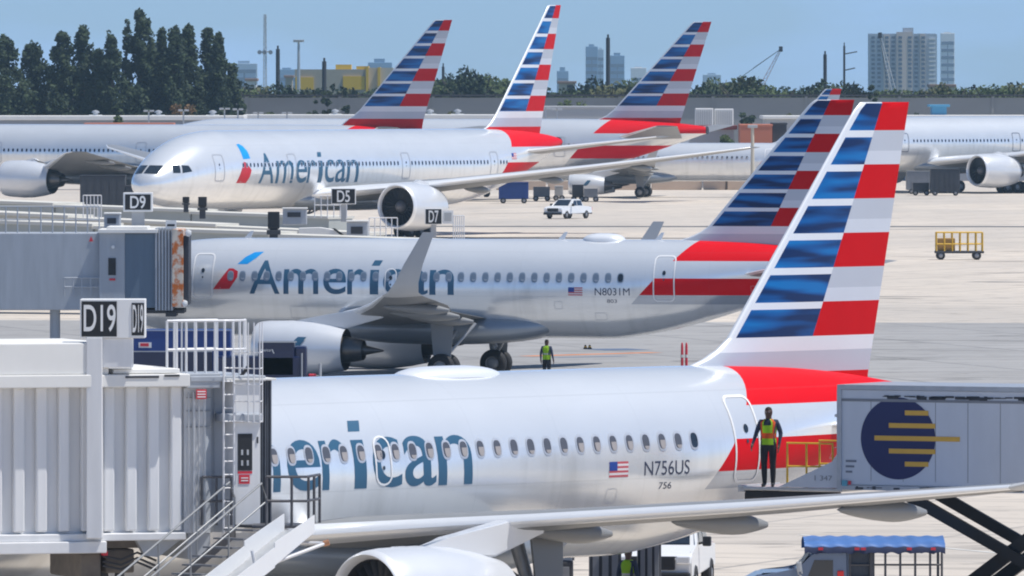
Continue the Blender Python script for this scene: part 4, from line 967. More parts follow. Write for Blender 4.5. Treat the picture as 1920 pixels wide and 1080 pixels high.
def pine(px, ytop, halfpx, d, label, ybase=235, thin=False, seed=0, lm_=None):
    rnd = random.Random(seed); zt = zz(ytop, d); t = thing('pine_tree', label, 'tree', (hz(px, d), d+rnd.uniform(-4, 4), 0), 0, 'tall dark pines at the left')
    hw = halfpx/F*d
    bm = nb(); tube(bm, [(0, 0, 0), (rnd.uniform(-.2, .2), 0, zt*0.5), (0, 0, zt*0.96)], [0.45, 0.28, 0.05], 8)
    for q in range(14):
        z = zt*(0.2+0.7*q/14); a = rnd.uniform(0, 6.28); rr = hw*(1-0.75*q/14)*0.8; tube(bm, [(0, 0, z), (rr*math.cos(a), rr*math.sin(a), z+rr*0.7)], [0.09, 0.03], 5)
    obj('trunk', bm, bark, t)
    bm = nb(); n_ = 190 if not thin else 40
    for q in range(n_):
        u = rnd.random()**1.15; z = zt*(0.03+0.95*u); ww = hw*((0.26+2.5*(1-u)**0.85) if not thin else (0.45+0.7*(1-u))); a = rnd.uniform(0, 6.28); rr = ww*rnd.uniform(0.1, 0.9)
        c_ = Vector((rr*math.cos(a), rr*math.sin(a), z)); leaves(bm, c_, max(0.50, ww*rnd.uniform(0.17, 0.30)), 52, 0.32, (1, 1, rnd.uniform(1.2, 2.2)), rnd)
    leaves(bm, Vector((0, 0, zt-1.0)), 0.5, 60, 0.26, (0.8, 0.8, 2.0), rnd)
    obj('crown', bm, lm_ or pine_l, t, recalc=False)
PN = [(118, 60, 30, 'pine beyond the photo edge left of all the others'), (157, 52, 26, 'dark pine cut by the left edge of the photo'), (186, 96, 22, 'lower dark pine second from the left edge'), (212, 66, 24, 'dark pine left of the thin spire-like pine'), (236, 34, 11, 'thin spire-like dark pine left of the tallest one'),
      (265, 17, 27, 'tallest dark pine of the row'), (304, 54, 13, 'slim dark pine just right of the tallest one'), (328, 50, 20, 'dark pine left of the twin-topped pine in the middle of the row'), (352, 46, 23, 'broad twin-topped dark pine in the middle of the row'),
      (387, 53, 19, 'dark pine third from the right end of the row'), (411, 64, 15, 'dark pine second from the right end of the row'), (434, 124, 18, 'low dark pine at the right end of the row'), (282, 78, 24, 'lower dark pine filling in behind the tallest one'),
      (60, 80, 34, 'pine well beyond the left edge of the photo'), (10, 70, 34, 'leftmost pine of all near the picture border')]
for i, (px, yt, hwp, lb) in enumerate(PN): pine(px, yt, hwp, 1312, lb, thin=hwp < 12, seed=i+11)
def shrub(px, ytop, halfpx, d, label, m_, seed, name='shrub'):
    rnd = random.Random(seed); zt = zz(ytop, d); hw = halfpx/F*d; t = thing(name, label, 'shrub', (hz(px, d), d, 0))
    bm = nb(); tube(bm, [(0, 0, 0), (0.1, 0, zt*0.6)], [0.16, 0.05], 6); tube(bm, [(0, 0, zt*0.2), (hw*0.4, 0, zt*0.7)], [0.08, 0.03], 5); obj('trunk', bm, bark, t)
    bm = nb()
    for q in range(16): leaves(bm, Vector((rnd.uniform(-.7, .7)*hw, rnd.uniform(-.5, .5)*hw, zt*rnd.uniform(0.45, 0.88))), hw*0.35, 60, 0.28, (1, 1, 0.8), rnd)
    obj('crown', bm, m_, t, recalc=False)
shrub(205, 150, 40, 1318, 'dark low evergreen thicket behind the leftmost pines', pine_l, 21)
shrub(372, 140, 42, 1318, 'dark low evergreen thicket behind the middle pines', pine_l, 22)
shrub(295, 130, 40, 1319, 'dark evergreen thicket behind the tallest pine', pine_l, 23)
for i, (px, yt, hw_) in enumerate(((505, 196, 12), (548, 200, 16), (585, 192, 10), (700, 198, 14), (850, 196, 20), (905, 200, 16), (1095, 190, 14), (1128, 195, 16), (1400, 198, 18), (1445, 203, 14), (1480, 200, 12), (1720, 199, 16))):
    shrub(px, yt, hw_, 1333, '%s low bush from the left at the foot of the grey wall' % 'first second third fourth fifth sixth seventh eighth ninth tenth eleventh twelfth'.split()[i], (tree_l, tree_l2, pine_l)[i % 3], 40+i)
shrub(335, 185, 34, 1300, 'dry brown shrub at the foot of the pines', brown_l, 3)
shrub(225, 200, 26, 1255, 'green shrub above the terracotta shed roof', tree_l, 4)
shrub(612, 150, 10, 1335, 'thin dark sapling beside the pole by the yellow building', pine_l, 5)
shrub(648, 145, 8, 1335, 'slender dark sapling left of the first far tail', pine_l, 6)
shrub(592, 165, 8, 1335, 'small dark sapling left of the thick pole', pine_l, 7)
shrub(1075, 172, 32, 1330, 'round green bush over the wall right of the tallest tail', tree_l, 8)
shrub(1362, 245, 22, 1180, 'green bush beside the orange brick shed', tree_l, 9)
shrub(1637, 138, 11, 1335, 'dark upright cypress-like bush in front of the hotel', pine_l, 10)
def tree_proto(seed, m_, cone=False):
    rnd = random.Random(seed); t = thing('tree', 'x', 'tree')
    bm = nb(); tube(bm, [(0, 0, 0), (0.2, 0, 3.5), (0, 0, 7)], [0.35, 0.26, 0.1], 8)
    for q in range(7): a = rnd.uniform(0, 6.28); tube(bm, [(0, 0, 3+q*0.5), (2.8*math.cos(a), 2.8*math.sin(a), 6+q*0.5)], [0.13, 0.04], 5)
    obj('trunk', bm, bark, t); bm = nb()
    for q in range(26):
        a = rnd.uniform(0, 6.28); rr = rnd.uniform(0.3, 3.9); z = 5.2+rnd.uniform(0, 4.3)*(1-rr/6)
        leaves(bm, Vector((rr*math.cos(a), rr*math.sin(a), z)), rnd.uniform(0.9, 1.7), 75, 0.34, (1, 1, 0.75), rnd)
    obj('crown', bm, m_, t, recalc=False); return t
protos = [tree_proto(1, tree_l), tree_proto(2, tree_l2), tree_proto(3, tree_l), tree_proto(4, pine_l)]
used = [False]*4; rnd = random.Random(77)
def top_at(px):
    tab = [(430, 150), (470, 152), (520, 147), (560, 156), (640, 160), (700, 158), (830, 136), (880, 131), (930, 135), (975, 150), (1030, 153), (1075, 160), (1110, 149), (1150, 152), (1190, 147), (1250, 149), (1330, 148), (1390, 139), (1430, 154), (1500, 150), (1560, 147), (1630, 156), (1700, 160), (1760, 152), (2000, 148)]
    for a, b in zip(tab, tab[1:]):
        if px <= b[0]: return a[1]+(b[1]-a[1])*(px-a[0])/(b[0]-a[0])
    return 150
INT = [(553, 'between the pines and the yellow building'), (740, 'in front of the yellow building'), (940, 'between the first and second tails'), (1098, 'between the tallest tail and the blue towers'), (1200, 'below the hazy blue towers'),
       (1330, 'behind the third tail'), (1426, 'left of the leaning crane'), (1600, 'between the leaning crane and the hotel'), (1760, 'in front of the hotel'), (2200, 'right of the hotel')]
ORD = 'first second third fourth fifth sixth seventh eighth ninth tenth eleventh twelfth'.split(); seen = {}
for row in range(2):
    px = 440
    while px < 1990:
        d = rnd.uniform(1430, 1620) if row == 0 else rnd.uniform(1750, 2100)
        k_ = rnd.choice([0, 1, 2, 0, 3]); zt = zz(top_at(px)+rnd.uniform(0, 12)+(3 if row else 0), d)
        o = protos[k_] if not used[k_] else dup(protos[k_]); used[k_] = True
        o.location = (hz(px, d), d, 0); o.rotation_euler = (0, 0, rnd.uniform(0, 6.28)); s_ = zt/9.6; o.scale = (s_*rnd.uniform(0.85, 1.3), s_*rnd.uniform(0.8, 1.1), s_)
        col = ['green', 'olive', 'green', 'dark'][k_]; iv = [v for u, v in INT if px < u][0]; key = (row, col, iv); seen[key] = seen.get(key, 0)+1
        o['label'] = '%s %s tree from the left, %s row, %s' % (ORD[seen[key]-1], col, ['front', 'rear'][row], iv); o['group'] = 'trees in the belt behind the grey wall'
        px += rnd.uniform(24, 32) if row == 0 else rnd.uniform(34, 44)
for i, (px, yt, d, k_, lb) in enumerate([(872, 126, 1700, 3, 'taller dark tree between the first and second far tails'), (1190, 138, 1560, 0, 'tree just left of the third tail rising above the belt'), (1396, 134, 1540, 0, 'bushy tree standing above the belt left of the leaning crane'), (1352, 139, 1540, 2, 'round tree left of the bushy tree by the crane'), (1112, 145, 1560, 3, 'dark tree at the foot of the thick pole')]):
    o = dup(protos[k_]); o.location = (hz(px, d), d, 0); zt = zz(yt, d); s_ = zt/9.6; o.scale = (s_*0.8, s_*0.8, s_); o['label'] = lb; o['group'] = 'taller trees above the belt'

# ------------------------------------------------------------------ vehicles and equipment on the ramps
def wheel(bm_parent, c, r, w_, name='wheel', ax=(0, 1, 0)):
    bm = nb(); tw = w_/2
    lathe(bm, [(-tw, r*0.55), (-tw, r*0.85), (-tw*0.6, r), (tw*0.6, r), (tw, r*0.85), (tw, r*0.55)], c, ax, 24); wo = obj(name, bm, rubber, bm_parent, 40)
    bm = nb(); lathe(bm, [(-tw*0.95, 0), (-tw*0.95, r*0.3), (-tw*0.6, r*0.56), (tw*0.6, r*0.56), (tw*0.95, r*0.3), (tw*0.95, 0)], c, ax, 16); obj('rim', bm, rim_m, wo, 40)
def pickup(label, loc, rz, body_m, name='pickup_truck', group=None):
    """pickup truck, nose towards -x"""
    t = thing(name, label, 'pickup truck', loc, rz, group)
    bm = nb()
    pts = [(-2.75, 0.45), (-2.78, 0.95), (-2.6, 1.08), (-1.35, 1.16), (-0.55, 1.72), (-0.3, 1.78), (0.75, 1.78), (1.0, 1.70), (1.15, 1.12), (2.75, 1.10), (2.78, 0.5), (-2.75, 0.45)][:-1]
    a = [bm.verts.new((x, -0.95 if z < 1.2 else -0.80, z)) for x, z in pts]; b = [bm.verts.new((x, 0.95 if z < 1.2 else 0.80, z)) for x, z in pts]
    bm.faces.new(a); bm.faces.new(b[::-1])
    for i in range(len(a)): j = (i+1) % len(a); bm.faces.new((a[i], b[i], b[j], a[j]))
    bmesh.ops.bevel(bm, geom=bm.edges[:], offset=0.05, segments=2, affect='EDGES'); obj('body', bm, body_m, t, 45)
    bm = nb(); prism(bm, [(-1.30, -0.76, 1.19), (-1.30, 0.76, 1.19), (-0.56, 0.68, 1.70), (-0.56, -0.68, 1.70)], (-0.03, 0, 0.03)); obj('windshield', bm, glassd, t)
    for s in (-1, 1):
        for (x0, x1, xt0, xt1) in ((-0.95, -0.02, -0.42, -0.02), (0.08, 0.98, 0.08, 0.86)):
            bm = nb(); prism(bm, [(x0, s*0.925, 1.20), (x1, s*0.925, 1.20), (xt1, s*0.835, 1.66), (xt0, s*0.835, 1.66)], (0, s*0.02, 0)); obj('side_window', bm, glassd, t)
        bm = nb(); bbox(bm, -1.15, -0.95, s*1.14-0.10, s*1.14+0.10, 1.15, 1.38, 0.03); tube(bm, [(-1.0, s*0.9, 1.2), (-1.05, s*1.1, 1.24)], 0.03, 6); obj('wing_mirror', bm, black_m, t)
        bm = nb(); bbox(bm, -2.84, -2.68, s*0.76-0.17, s*0.76+0.17, 0.80, 0.98, 0.03); obj('headlight', bm, polish, t)
        bm = nb(); bbox(bm, 2.74, 2.83, s*0.86-0.07, s*0.86+0.07, 0.75, 1.05, 0.02); obj('tail_light', bm, sign_red, t)
    bm = nb(); bbox(bm, -2.83, -2.70, -0.56, 0.56, 0.66, 0.98, 0.03); obj('grille', bm, black_m, t)
    bm = nb(); bbox(bm, -2.92, -2.72, -0.93, 0.93, 0.38, 0.60, 0.05); bbox(bm, 2.72, 2.90, -0.9, 0.9, 0.42, 0.58, 0.04); obj('bumper', bm, black_m, t)
    bm = nb(); box(bm, 1.25, 2.65, -0.78, 0.78, 1.10, 1.107); obj('cargo_bed', bm, black_m, t)
    for x in (-1.85, 1.75):
        for s in (-1, 1): wheel(t, (x, s*0.86, 0.38), 0.38, 0.25)
    return t
p = P(1065, 410, F*H/(410-YH)); pickup('white pickup truck driving on the far ramp', (p.x, p.y, 0), R(60), truck_w)
p = P(1268, 1110, 241); pickup('white pickup truck with black grille, parked under the rear of the nearest airliner', (p.x-0.25, 243.6, 0), R(83), truck_w)

# far ramp equipment, in a row behind the pickup
def cartbox(label, a, b, yt, d, m_, depth=2.4, cat='container', name='cargo_container', wheels=True, group='ground equipment on the far ramp'):
    x0, x1 = hz(a, d), hz(b, d); w_ = (x1-x0)/2; t = thing(name, label, cat, ((x0+x1)/2, d, 0), 0, group); zt = zz(yt, d); z0 = 0.45 if wheels else 0.05
    bm = nb(); bbox(bm, -w_, w_, 0, depth, z0, zt, 0.06); obj('body', bm, m_, t)
    bm = nb()
    for q in range(1, 6): x = -w_+q*w_/3; box(bm, x-0.04, x+0.04, -0.04, 0.0, z0+0.15, zt-0.15)
    obj('side_ribs', bm, m_, t)
    bm = nb(); bbox(bm, -w_*1.01, w_*1.01, -0.05, depth+0.05, zt, zt+0.08, 0.02); obj('lid', bm, m_, t)
    if wheels:
        for x in (-w_*0.7, w_*0.7): wheel(t, (x, 0.1, 0.3), 0.3, 0.2)
    return t
gbox = mat('grey_equipment', (0.20, 0.21, 0.23), 0.6, 0, 0.2, 1.5); dgb = mat('dark_equipment', (0.04, 0.042, 0.05), 0.6, 0, 0.3, 1.5)
EQ = [('deep blue container behind the wing of the long jet', 935, 991, 343, 1045, blue_p), ('grey wheeled box right of the blue container', 1000, 1031, 352, 1065, gbox), ('small pale equipment box on the far ramp', 1040, 1056, 350, 1070, lw), ('dark equipment box behind the white pickup', 1073, 1094, 348, 1060, dgb),
      ('sloping grey hopper right of the dark equipment box', 1095, 1121, 355, 1058, gbox), ('low dark cart under the cropped airliner at the right', 1712, 1742, 344, 1120, dgb), ('dark bulky loader at the right edge under the wing', 1745, 1800, 318, 1118, dgb), ('grey loader beside the cropped airliner', 1700, 1760, 322, 1135, gbox),
      ('dark tug under the far wing at the left edge', 150, 235, 330, 985, dgb), ('low dark dolly beside the long jet nose', 236, 262, 350, 985, dgb)]
for lb, a, b, yt, d, m_ in EQ: cartbox(lb, a, b, yt, d, m_)
sand = mat('sand_barrier', (0.55, 0.42, 0.32), 0.85, 0, 0.12, 0.3)
t = thing('blast_barrier', 'long low sand-coloured barrier behind the equipment row', 'barrier', (0, 1180, 0)); bm = nb()
x = hz(930, 1180)
while x < hz(1500, 1180): bbox(bm, x, x+5.8, 0, 0.6, 0, 1.3, 0.1); x += 6.0
obj('barrier_run', bm, sand, t)
for lb, a, b, z1, d, m_ in (('dark baggage dolly added for the belly shadow and clutter under the nearest airliner', 1000, 1075, 1.25, 233, dgb), ('dark belt loader body added for belly shadow, left of the white pickup with black grille', 1105, 1165, 1.6, 236, dgb), ('dark upright generator cart added for belly shadow, touching the white pickup with black grille', 1196, 1240, 1.75, 236.5, dgb)):  # dark carts added in place of belly shadow and equipment clutter
    x0, x1 = hz(a, d), hz(b, d); w_ = (x1-x0)/2; t = thing('belly_shade_cart', lb, 'cart', ((x0+x1)/2, d, 0), 0, 'dark carts added for the shadow and clutter under the nearest airliner')
    bm = nb(); bbox(bm, -w_, w_, 0, 1.6, 0.4, z1, 0.06); obj('body', bm, m_, t)
    for q in range(3): bm = nb(); bbox(bm, -w_*0.8+q*w_*0.6, -w_*0.8+q*w_*0.6+w_*0.4, -0.03, 0.02, 0.6, z1-0.15, 0.01); obj('side_panel', bm, gbox, t)
    bm = nb(); tube(bm, [(-w_, 0, z1), (-w_, 0, z1+0.35), (w_, 0, z1+0.35), (w_, 0, z1)], 0.03, 6); obj('hand_rail', bm, drk_rail, t)
    for x in (-w_*0.7, w_*0.7): wheel(t, (x, 0.1, 0.3), 0.3, 0.2)
# yellow rack cart at the right
d = F*H/(487-YH); t = thing('rack_cart', 'yellow wheeled rack cart at the right edge of the ramp', 'cart', (hz(1785, d), d, 0))
bm = nb(); bbox(bm, -1.2, 2.2, -0.7, 0.7, 0.45, 0.62, 0.03); obj('deck', bm, dgb, t)
for x in (-1.1, -0.55, 0, 0.55, 1.1, 1.65, 2.1):
    for y in (-0.65, 0.65): bm = nb(); tube(bm, [(x, y, 0.6), (x, y, 1.9)], 0.05, 6); obj('stanchion', bm, yellow_m, t)
bm = nb(); [tube(bm, [(-1.1, s*0.65, z), (2.1, s*0.65, z)], 0.05, 6) for s in (-1, 1) for z in (1.1, 1.9)]; obj('rail', bm, yellow_m, t)
bm = nb(); bbox(bm, -1.0, 0.2, -0.5, 0.5, 0.62, 1.5, 0.05); obj('load', bm, mat('ochre_load', (0.35, 0.2, 0.05), 0.7), t)
for x in (-0.8, 1.7):
    for s in (-1, 1): wheel(t, (x, s*0.6, 0.3), 0.3, 0.18)
# red delineators and chocks near the second airliner
for i, (px, yt, yb, lb) in enumerate(((1279, 641, 697, 'left of two thin red safety posts'), (1287, 645, 697, 'right of two thin red safety posts'))):
    d = F*H/(yb-YH); t = thing('safety_post', lb, 'safety post', (hz(px, d), d, 0), 0, 'red safety posts beside the tail')
    bm = nb(); lathe(bm, [(0, 0), (0, 0.18), (0.05, 0.18), (0.06, 0.05)], (0, 0, 0), (0, 0, 1), 16); obj('base', bm, rubber, t)
    bm = nb(); lathe(bm, [(0.05, 0.06), (0.9, 0.055), (1.1, 0.05), (1.22, 0.03), (1.24, 0)], (0, 0, 0), (0, 0, 1), 12); obj('post', bm, sign_red, t, 40)
    bm = nb(); lathe(bm, [(0.60, 0.066), (0.72, 0.066)], (0, 0, 0), (0, 0, 1), 12); obj('reflective_band', bm, refl_m, t, 40)
for px, lb in ((1098, 'left of two small black wheel chocks on the ramp'), (1106, 'right of two small black wheel chocks on the ramp')):
    d = F*H/(655-YH); t = thing('wheel_chock', lb, 'wheel chock', (hz(px, d), d, 0), 0, 'wheel chocks on the open ramp'); bm = nb(); prism(bm, [(-0.11, 0, 0), (0.11, 0, 0), (0.02, 0, 0.2), (-0.04, 0, 0.2)], (0, 0.4, 0)); obj('chock_block', bm, rubber, t)
    bm = nb(); tube(bm, [(-0.05, 0.0, 0.1), (-0.05, -0.1, 0.12), (0.05, -0.1, 0.12), (0.05, 0, 0.1)], 0.012, 6); obj('handle', bm, yellow_m, t)

# blue container and navy tug by the second airliner
d = 398; k = F/d
t = thing('baggage_container', 'big blue container with a red and white patch behind sign D19', 'container', (hz(340, d), d, 0)); x0, x1 = hz(249, d)-hz(340, d), hz(432, d)-hz(340, d)
bm = nb(); bbox(bm, x0, x1, 0, 2.2, 0.4, zz(619, d), 0.05); obj('body', bm, blue_p, t)
bm = nb(); box(bm, x0+0.02, x1-0.7, -0.03, 0.0, zz(660, d), zz(658, d)); box(bm, x0+0.02, x1+0.02, -0.03, 0.0, zz(620.5, d), zz(619, d)); obj('trim', bm, lw, t)
bm = nb(); box(bm, x0+0.02, x1-0.7, -0.025, 0.0, zz(700, d), zz(661, d)); obj('lower_panel', bm, navy_p, t)
bm = nb(); box(bm, hz(260, d)-hz(340, d), hz(284, d)-hz(340, d), -0.03, 0, zz(652, d), zz(642, d)); pt = obj('patch', bm, whw, t); bm = nb(); box(bm, hz(263, d)-hz(340, d), hz(279, d)-hz(340, d), -0.045, -0.03, zz(649.5, d), zz(643.5, d)); obj('patch_mark', bm, sign_red, pt)
for x in (x0+0.5, 0, x1-0.5): wheel(t, (x, 0.15, 0.3), 0.3, 0.2)
d = 396; t = thing('baggage_tug', 'navy blue baggage tug with small white name below the second engine', 'tug', (hz(500, d), d, 0)); ox = hz(500, d)
def q_(a): return hz(a, d)-ox
bm = nb(); bbox(bm, q_(402), q_(562), 0, 1.7, 0.35, zz(668, d), 0.06); bbox(bm, q_(484), q_(552), 0.0, 1.7, 0.8, zz(641, d), 0.06); obj('body', bm, navy_p, t)
bm = nb(); box(bm, q_(484), q_(556), -0.03, 0.2, zz(642.5, d), zz(640, d)); obj('top_trim', bm, lw, t)
bm = text_bm('American', 0.42, 0.11); bmesh.ops.translate(bm, verts=bm.verts, vec=(q_(488), -0.012, zz(659, d))); obj('lettering', bm, whw, t, recalc=False)
bm = nb(); poly(bm, [(q_(509), -0.012, zz(655, d)), (q_(511), -0.012, zz(655, d)), (q_(514.5), -0.012, zz(663, d)), (q_(513), -0.012, zz(663, d))]); obj('emblem', bm, whw, t, recalc=False)
bm = nb(); bbox(bm, q_(552), q_(575), 0.1, 1.6, 0.35, zz(650, d), 0.08); obj('hood', bm, navy_p, t)
bm = nb(); bbox(bm, q_(578), q_(592), 0.3, 0.9, zz(712, d), zz(702, d), 0.03); obj('beacon', bm, sign_red, t)
bm = nb(); tube(bm, [(q_(566), -0.02, 0.5), (q_(566), -0.02, zz(662, d))], 0.03, 8); tube(bm, [(q_(600), 0.3, 0.5), (q_(600), 0.3, zz(682, d))], 0.06, 8); obj('upright', bm, lw, t)
for x in (q_(430), q_(550)):
    for y in (0.1, 1.6): wheel(t, (x, y, 0.35), 0.35, 0.22)

# ------------------------------------------------------------------ people
def person(label, loc, rz, height=1.78, arms='down', vest=None, shirt=cloth_n, trousers=cloth_b, skin_m=skin_d, lean=0.0, group=None):
    t = bpy.data.objects.new('person', None); COL.objects.link(t); t.location = loc; t.rotation_euler = (0, 0, rz); tag(t, label, 'person', group)
    nodes, edges, rad = [], [], []
    def N_(p, r, par=None):
        r = tuple(v*(1.14 if v > 0.027 else 1.0) for v in r)
        nodes.append(Vector(p)*(height/1.78)); rad.append(r); i = len(nodes)-1
        if par is not None: edges.append((par, i))
        return i
    pel = N_((0, 0, 0.95), (0.155, 0.115)); sp = N_((0, 0.01, 1.12), (0.145, 0.11), pel); ch = N_((0, 0.0, 1.32), (0.165, 0.12), sp); nb_ = N_((0, 0.01, 1.47), (0.075, 0.07), ch)
    nk = N_((0, 0.0, 1.54), (0.055, 0.055), nb_); hd_ = N_((0, -0.015, 1.635), (0.078, 0.092), nk); ht = N_((0, -0.005, 1.72), (0.068, 0.08), hd_)
    N_((0, -0.112, 1.625), (0.012, 0.012), hd_)
    for s in (-1, 1): N_((s*0.088, 0.0, 1.64), (0.011, 0.018), hd_)
    for s in (-1, 1):
        sh = N_((s*0.185, 0.01, 1.43), (0.062, 0.062), ch)
        if arms == 'down':
            el = N_((s*0.25, 0.03, 1.16), (0.046, 0.046), sh); wr = N_((s*0.275, -0.05, 0.93), (0.031, 0.028), el); pm = N_((s*0.28, -0.075, 0.85), (0.020, 0.038), wr); fd = Vector((0.0, -0.25, -1)).normalized()
        elif arms == 'reach' and s == -1:
            el = N_((s*0.27, -0.02, 1.19), (0.046, 0.046), sh); wr = N_((s*0.33, -0.10, 0.97), (0.031, 0.028), el); pm = N_((s*0.35, -0.13, 0.90), (0.020, 0.038), wr); fd = Vector((-0.1, -0.35, -1)).normalized()
        else:
            el = N_((s*0.27, 0.05, 1.18), (0.046, 0.046), sh); wr = N_((s*0.25, -0.04, 0.95), (0.031, 0.028), el); pm = N_((s*0.245, -0.06, 0.87), (0.020, 0.038), wr); fd = Vector((0, -0.2, -1)).normalized()
        base = nodes[pm]/(height/1.78)
        for q, ln in enumerate((0.070, 0.082, 0.076, 0.060)):
            o_ = Vector((0, (q-1.5)*0.020, 0)); m1 = base+o_+fd*0.045; i1 = N_(m1, (0.0095, 0.0095), pm); i2 = N_(m1+fd*ln*0.6+Vector((-s*0.006, 0, 0)), (0.0085, 0.0085), i1); N_(m1+fd*ln+Vector((-s*0.02, 0, 0)), (0.007, 0.007), i2)
        th_ = base+Vector((-s*0.012, -0.038, 0.01)); i1 = N_(th_, (0.011, 0.011), pm); N_(th_+Vector((-s*0.01, -0.02, -0.05)), (0.009, 0.009), i1)
        hp = N_((s*0.095, 0.005, 0.88), (0.098, 0.098), pel); kn = N_((s*0.10, -0.012, 0.50), (0.062, 0.065), hp); cf = N_((s*0.098, 0.015, 0.32), (0.058, 0.062), kn); an = N_((s*0.095, 0.025, 0.10), (0.045, 0.048), cf)
        he = N_((s*0.095, 0.02, 0.045), (0.045, 0.04), an); N_((s*0.115, -0.13, 0.035), (0.045, 0.032), he)
    me = bpy.data.meshes.new('person_body'); me.from_pydata([tuple(v) for v in nodes], edges, [])
    o = bpy.data.objects.new('person_body', me); COL.objects.link(o)
    md = o.modifiers.new('s', 'SKIN'); md.use_smooth_shade = True
    for i, r_ in enumerate(rad):
        sv = me.skin_vertices[0].data[i]; sv.radius = r_; sv.use_root = (i == 0)
    ss_ = o.modifiers.new('u', 'SUBSURF'); ss_.levels = 2; ss_.render_levels = 2
    dg = bpy.context.evaluated_depsgraph_get(); m2 = bpy.data.meshes.new_from_object(o.evaluated_get(dg)); bpy.data.objects.remove(o)
    for m_ in (skin_m, shirt, trousers, shoe_m): m2.materials.append(m_)
    h_ = height/1.78
    for f in m2.polygons:
        c_ = f.center/h_; f.use_smooth = True
        if c_.z < 0.085: f.material_index = 3
        elif c_.z > 1.50: f.material_index = 0
        elif abs(c_.x) > 0.20 and c_.z < 0.955: f.material_index = 0
        elif c_.z < 0.99 and abs(c_.x) < 0.235: f.material_index = 2
        else: f.material_index = 1
    b = bpy.data.objects.new('body', m2); COL.objects.link(b); b.parent = t
    bm = nb(); rings = []
    for q in range(7):
        a = q/6*1.35; rings.append([bm.verts.new((0.081*math.cos(a)*math.cos(u)*h_, (-0.005+0.094*math.cos(a)*math.sin(u))*h_, (1.69+0.078*math.sin(a))*h_)) for u in [2*pi*w_/20 for w_ in range(20)]])
    for x, y in zip(rings, rings[1:]):
        for q in range(20): bm.faces.new((x[q], x[(q+1) % 20], y[(q+1) % 20], y[q]))
    bm.faces.new(rings[-1]); obj('hair', bm, hair_m, t, 60)
    for s in (-1, 1):
        bm = nb(); lathe(bm, [(-0.008, 0), (-0.004, 0.010), (0.004, 0.010), (0.008, 0)], Vector((s*0.032, -0.098, 1.655))*h_, (0, 1, 0), 10); obj('eye', bm, whw, t, 60)
    bm = nb(); lathe(bm, [(-0.02, 0), (-0.018, 0.006), (0.018, 0.006), (0.02, 0)], Vector((0, -0.099, 1.588))*h_, (1, 0, 0), 8); obj('mouth', bm, mat('lips', (0.10, 0.03, 0.025), 0.5), t, 60)
    if vest:
        bm = nb(); rows_ = [(0.93, 0.178, 0.135), (1.00, 0.180, 0.135), (1.07, 0.176, 0.132), (1.13, 0.176, 0.132), (1.19, 0.180, 0.134), (1.27, 0.188, 0.138), (1.36, 0.196, 0.140), (1.43, 0.190, 0.125), (1.475, 0.140, 0.105), (1.50, 0.095, 0.085)]
        rings = []; NQ = 32
        for z, a, b_ in rows_: rings.append([bm.verts.new((a*math.copysign(abs(math.sin(2*pi*q/NQ))**0.85, math.sin(2*pi*q/NQ))*h_, -b_*math.cos(2*pi*q/NQ)*h_, z*h_)) for q in range(NQ)])
        for i, (x, y) in enumerate(zip(rings, rings[1:])):
            for q in range(NQ):
                a = (q+0.5)/NQ*360; a = a if a < 180 else a-360
                if i >= 6 and abs(a) < 22: continue       # open neck
                f = bm.faces.new((x[q], x[(q+1) % NQ], y[(q+1) % NQ], y[q]))
                band = (i == 3) or (i >= 4 and 38 < abs(a) < 62)
                f.material_index = 2 if (band and vest == 'lime') else (1 if (vest == 'mixed' and (i in (2, 3) or (i >= 4 and 30 < abs(a) < 62) or abs(a) > 100)) else (2 if band and abs(a) < 100 and i == 3 else 0))
        for f in bm.faces: pass
        bmesh.ops.solidify(bm, geom=bm.faces[:], thickness=0.008); obj('safety_vest', bm, [lime_m, orange_m, refl_m], t, 60, recalc=False)
    return t

# ------------------------------------------------------------------ catering truck at the rear door
A_ = R(-27); d = 222.0
a0 = P(1573, 918, d); T0 = Vector((a0.x, a0.y, 0))
t = thing('catering_truck', 'raised silver catering truck box with navy disc and gold bars', 'truck', T0, A_)
zb, zt = a0.z, zz(721, d); BL, BD = 6.2, 2.4
bm = nb(); bbox(bm, 0, BL, 0, BD, zb+0.10, zt-0.10, 0.02); bx_ = obj('box_body', bm, box_grey, t)
bm = nb(); box(bm, -0.03, BL+0.03, -0.035, BD+0.03, zt-0.10, zt); box(bm, -0.03, BL+0.03, -0.035, BD+0.03, zb, zb+0.10); box(bm, -0.035, 0.07, -0.035, 0.05, zb+0.10, zt-0.10); obj('box_frame', bm, mat('box_trim', (0.40, 0.42, 0.45), 0.4, 0.3, 0.2, 5), bx_)
bm = nb()
for q in range(1, 8): x = q*0.77; box(bm, x-0.006, x+0.006, -0.004, 0, zb+0.2, zt-0.32)
box(bm, 0.05, BL-0.05, -0.012, 0, zt-0.36, zt-0.30); obj('panel_seams', bm, gbox, bx_)
bm = nb(); rnd = random.Random(4)
for q in range(60):
    x = 1.0+rnd.random()*5; box(bm, x, x+rnd.uniform(0.05, 0.3), -0.016, -0.012, zt-0.28+rnd.uniform(-.03, .04), zt-0.24+rnd.uniform(0, .03))
for q in range(50):
    x = 0.3+rnd.random()*5.7; box(bm, x, x+rnd.uniform(0.04, 0.2), -0.040, -0.036, zb+rnd.uniform(0.01, 0.05), zb+rnd.uniform(0.055, 0.09))
obj('scuff_marks', bm, dgb, bx_)['kind'] = 'stuff'
def up(px): # distance along the box side seen at this picture column
    tq = (px-960)/F; return (tq*T0.y-T0.x)/(math.cos(A_)-tq*math.sin(A_))
cx = up(1684); cz = (zz(745, 221.4)+zz(899, 221.4))/2; rr = (zz(745, 221.4)-zz(899, 221.4))/2
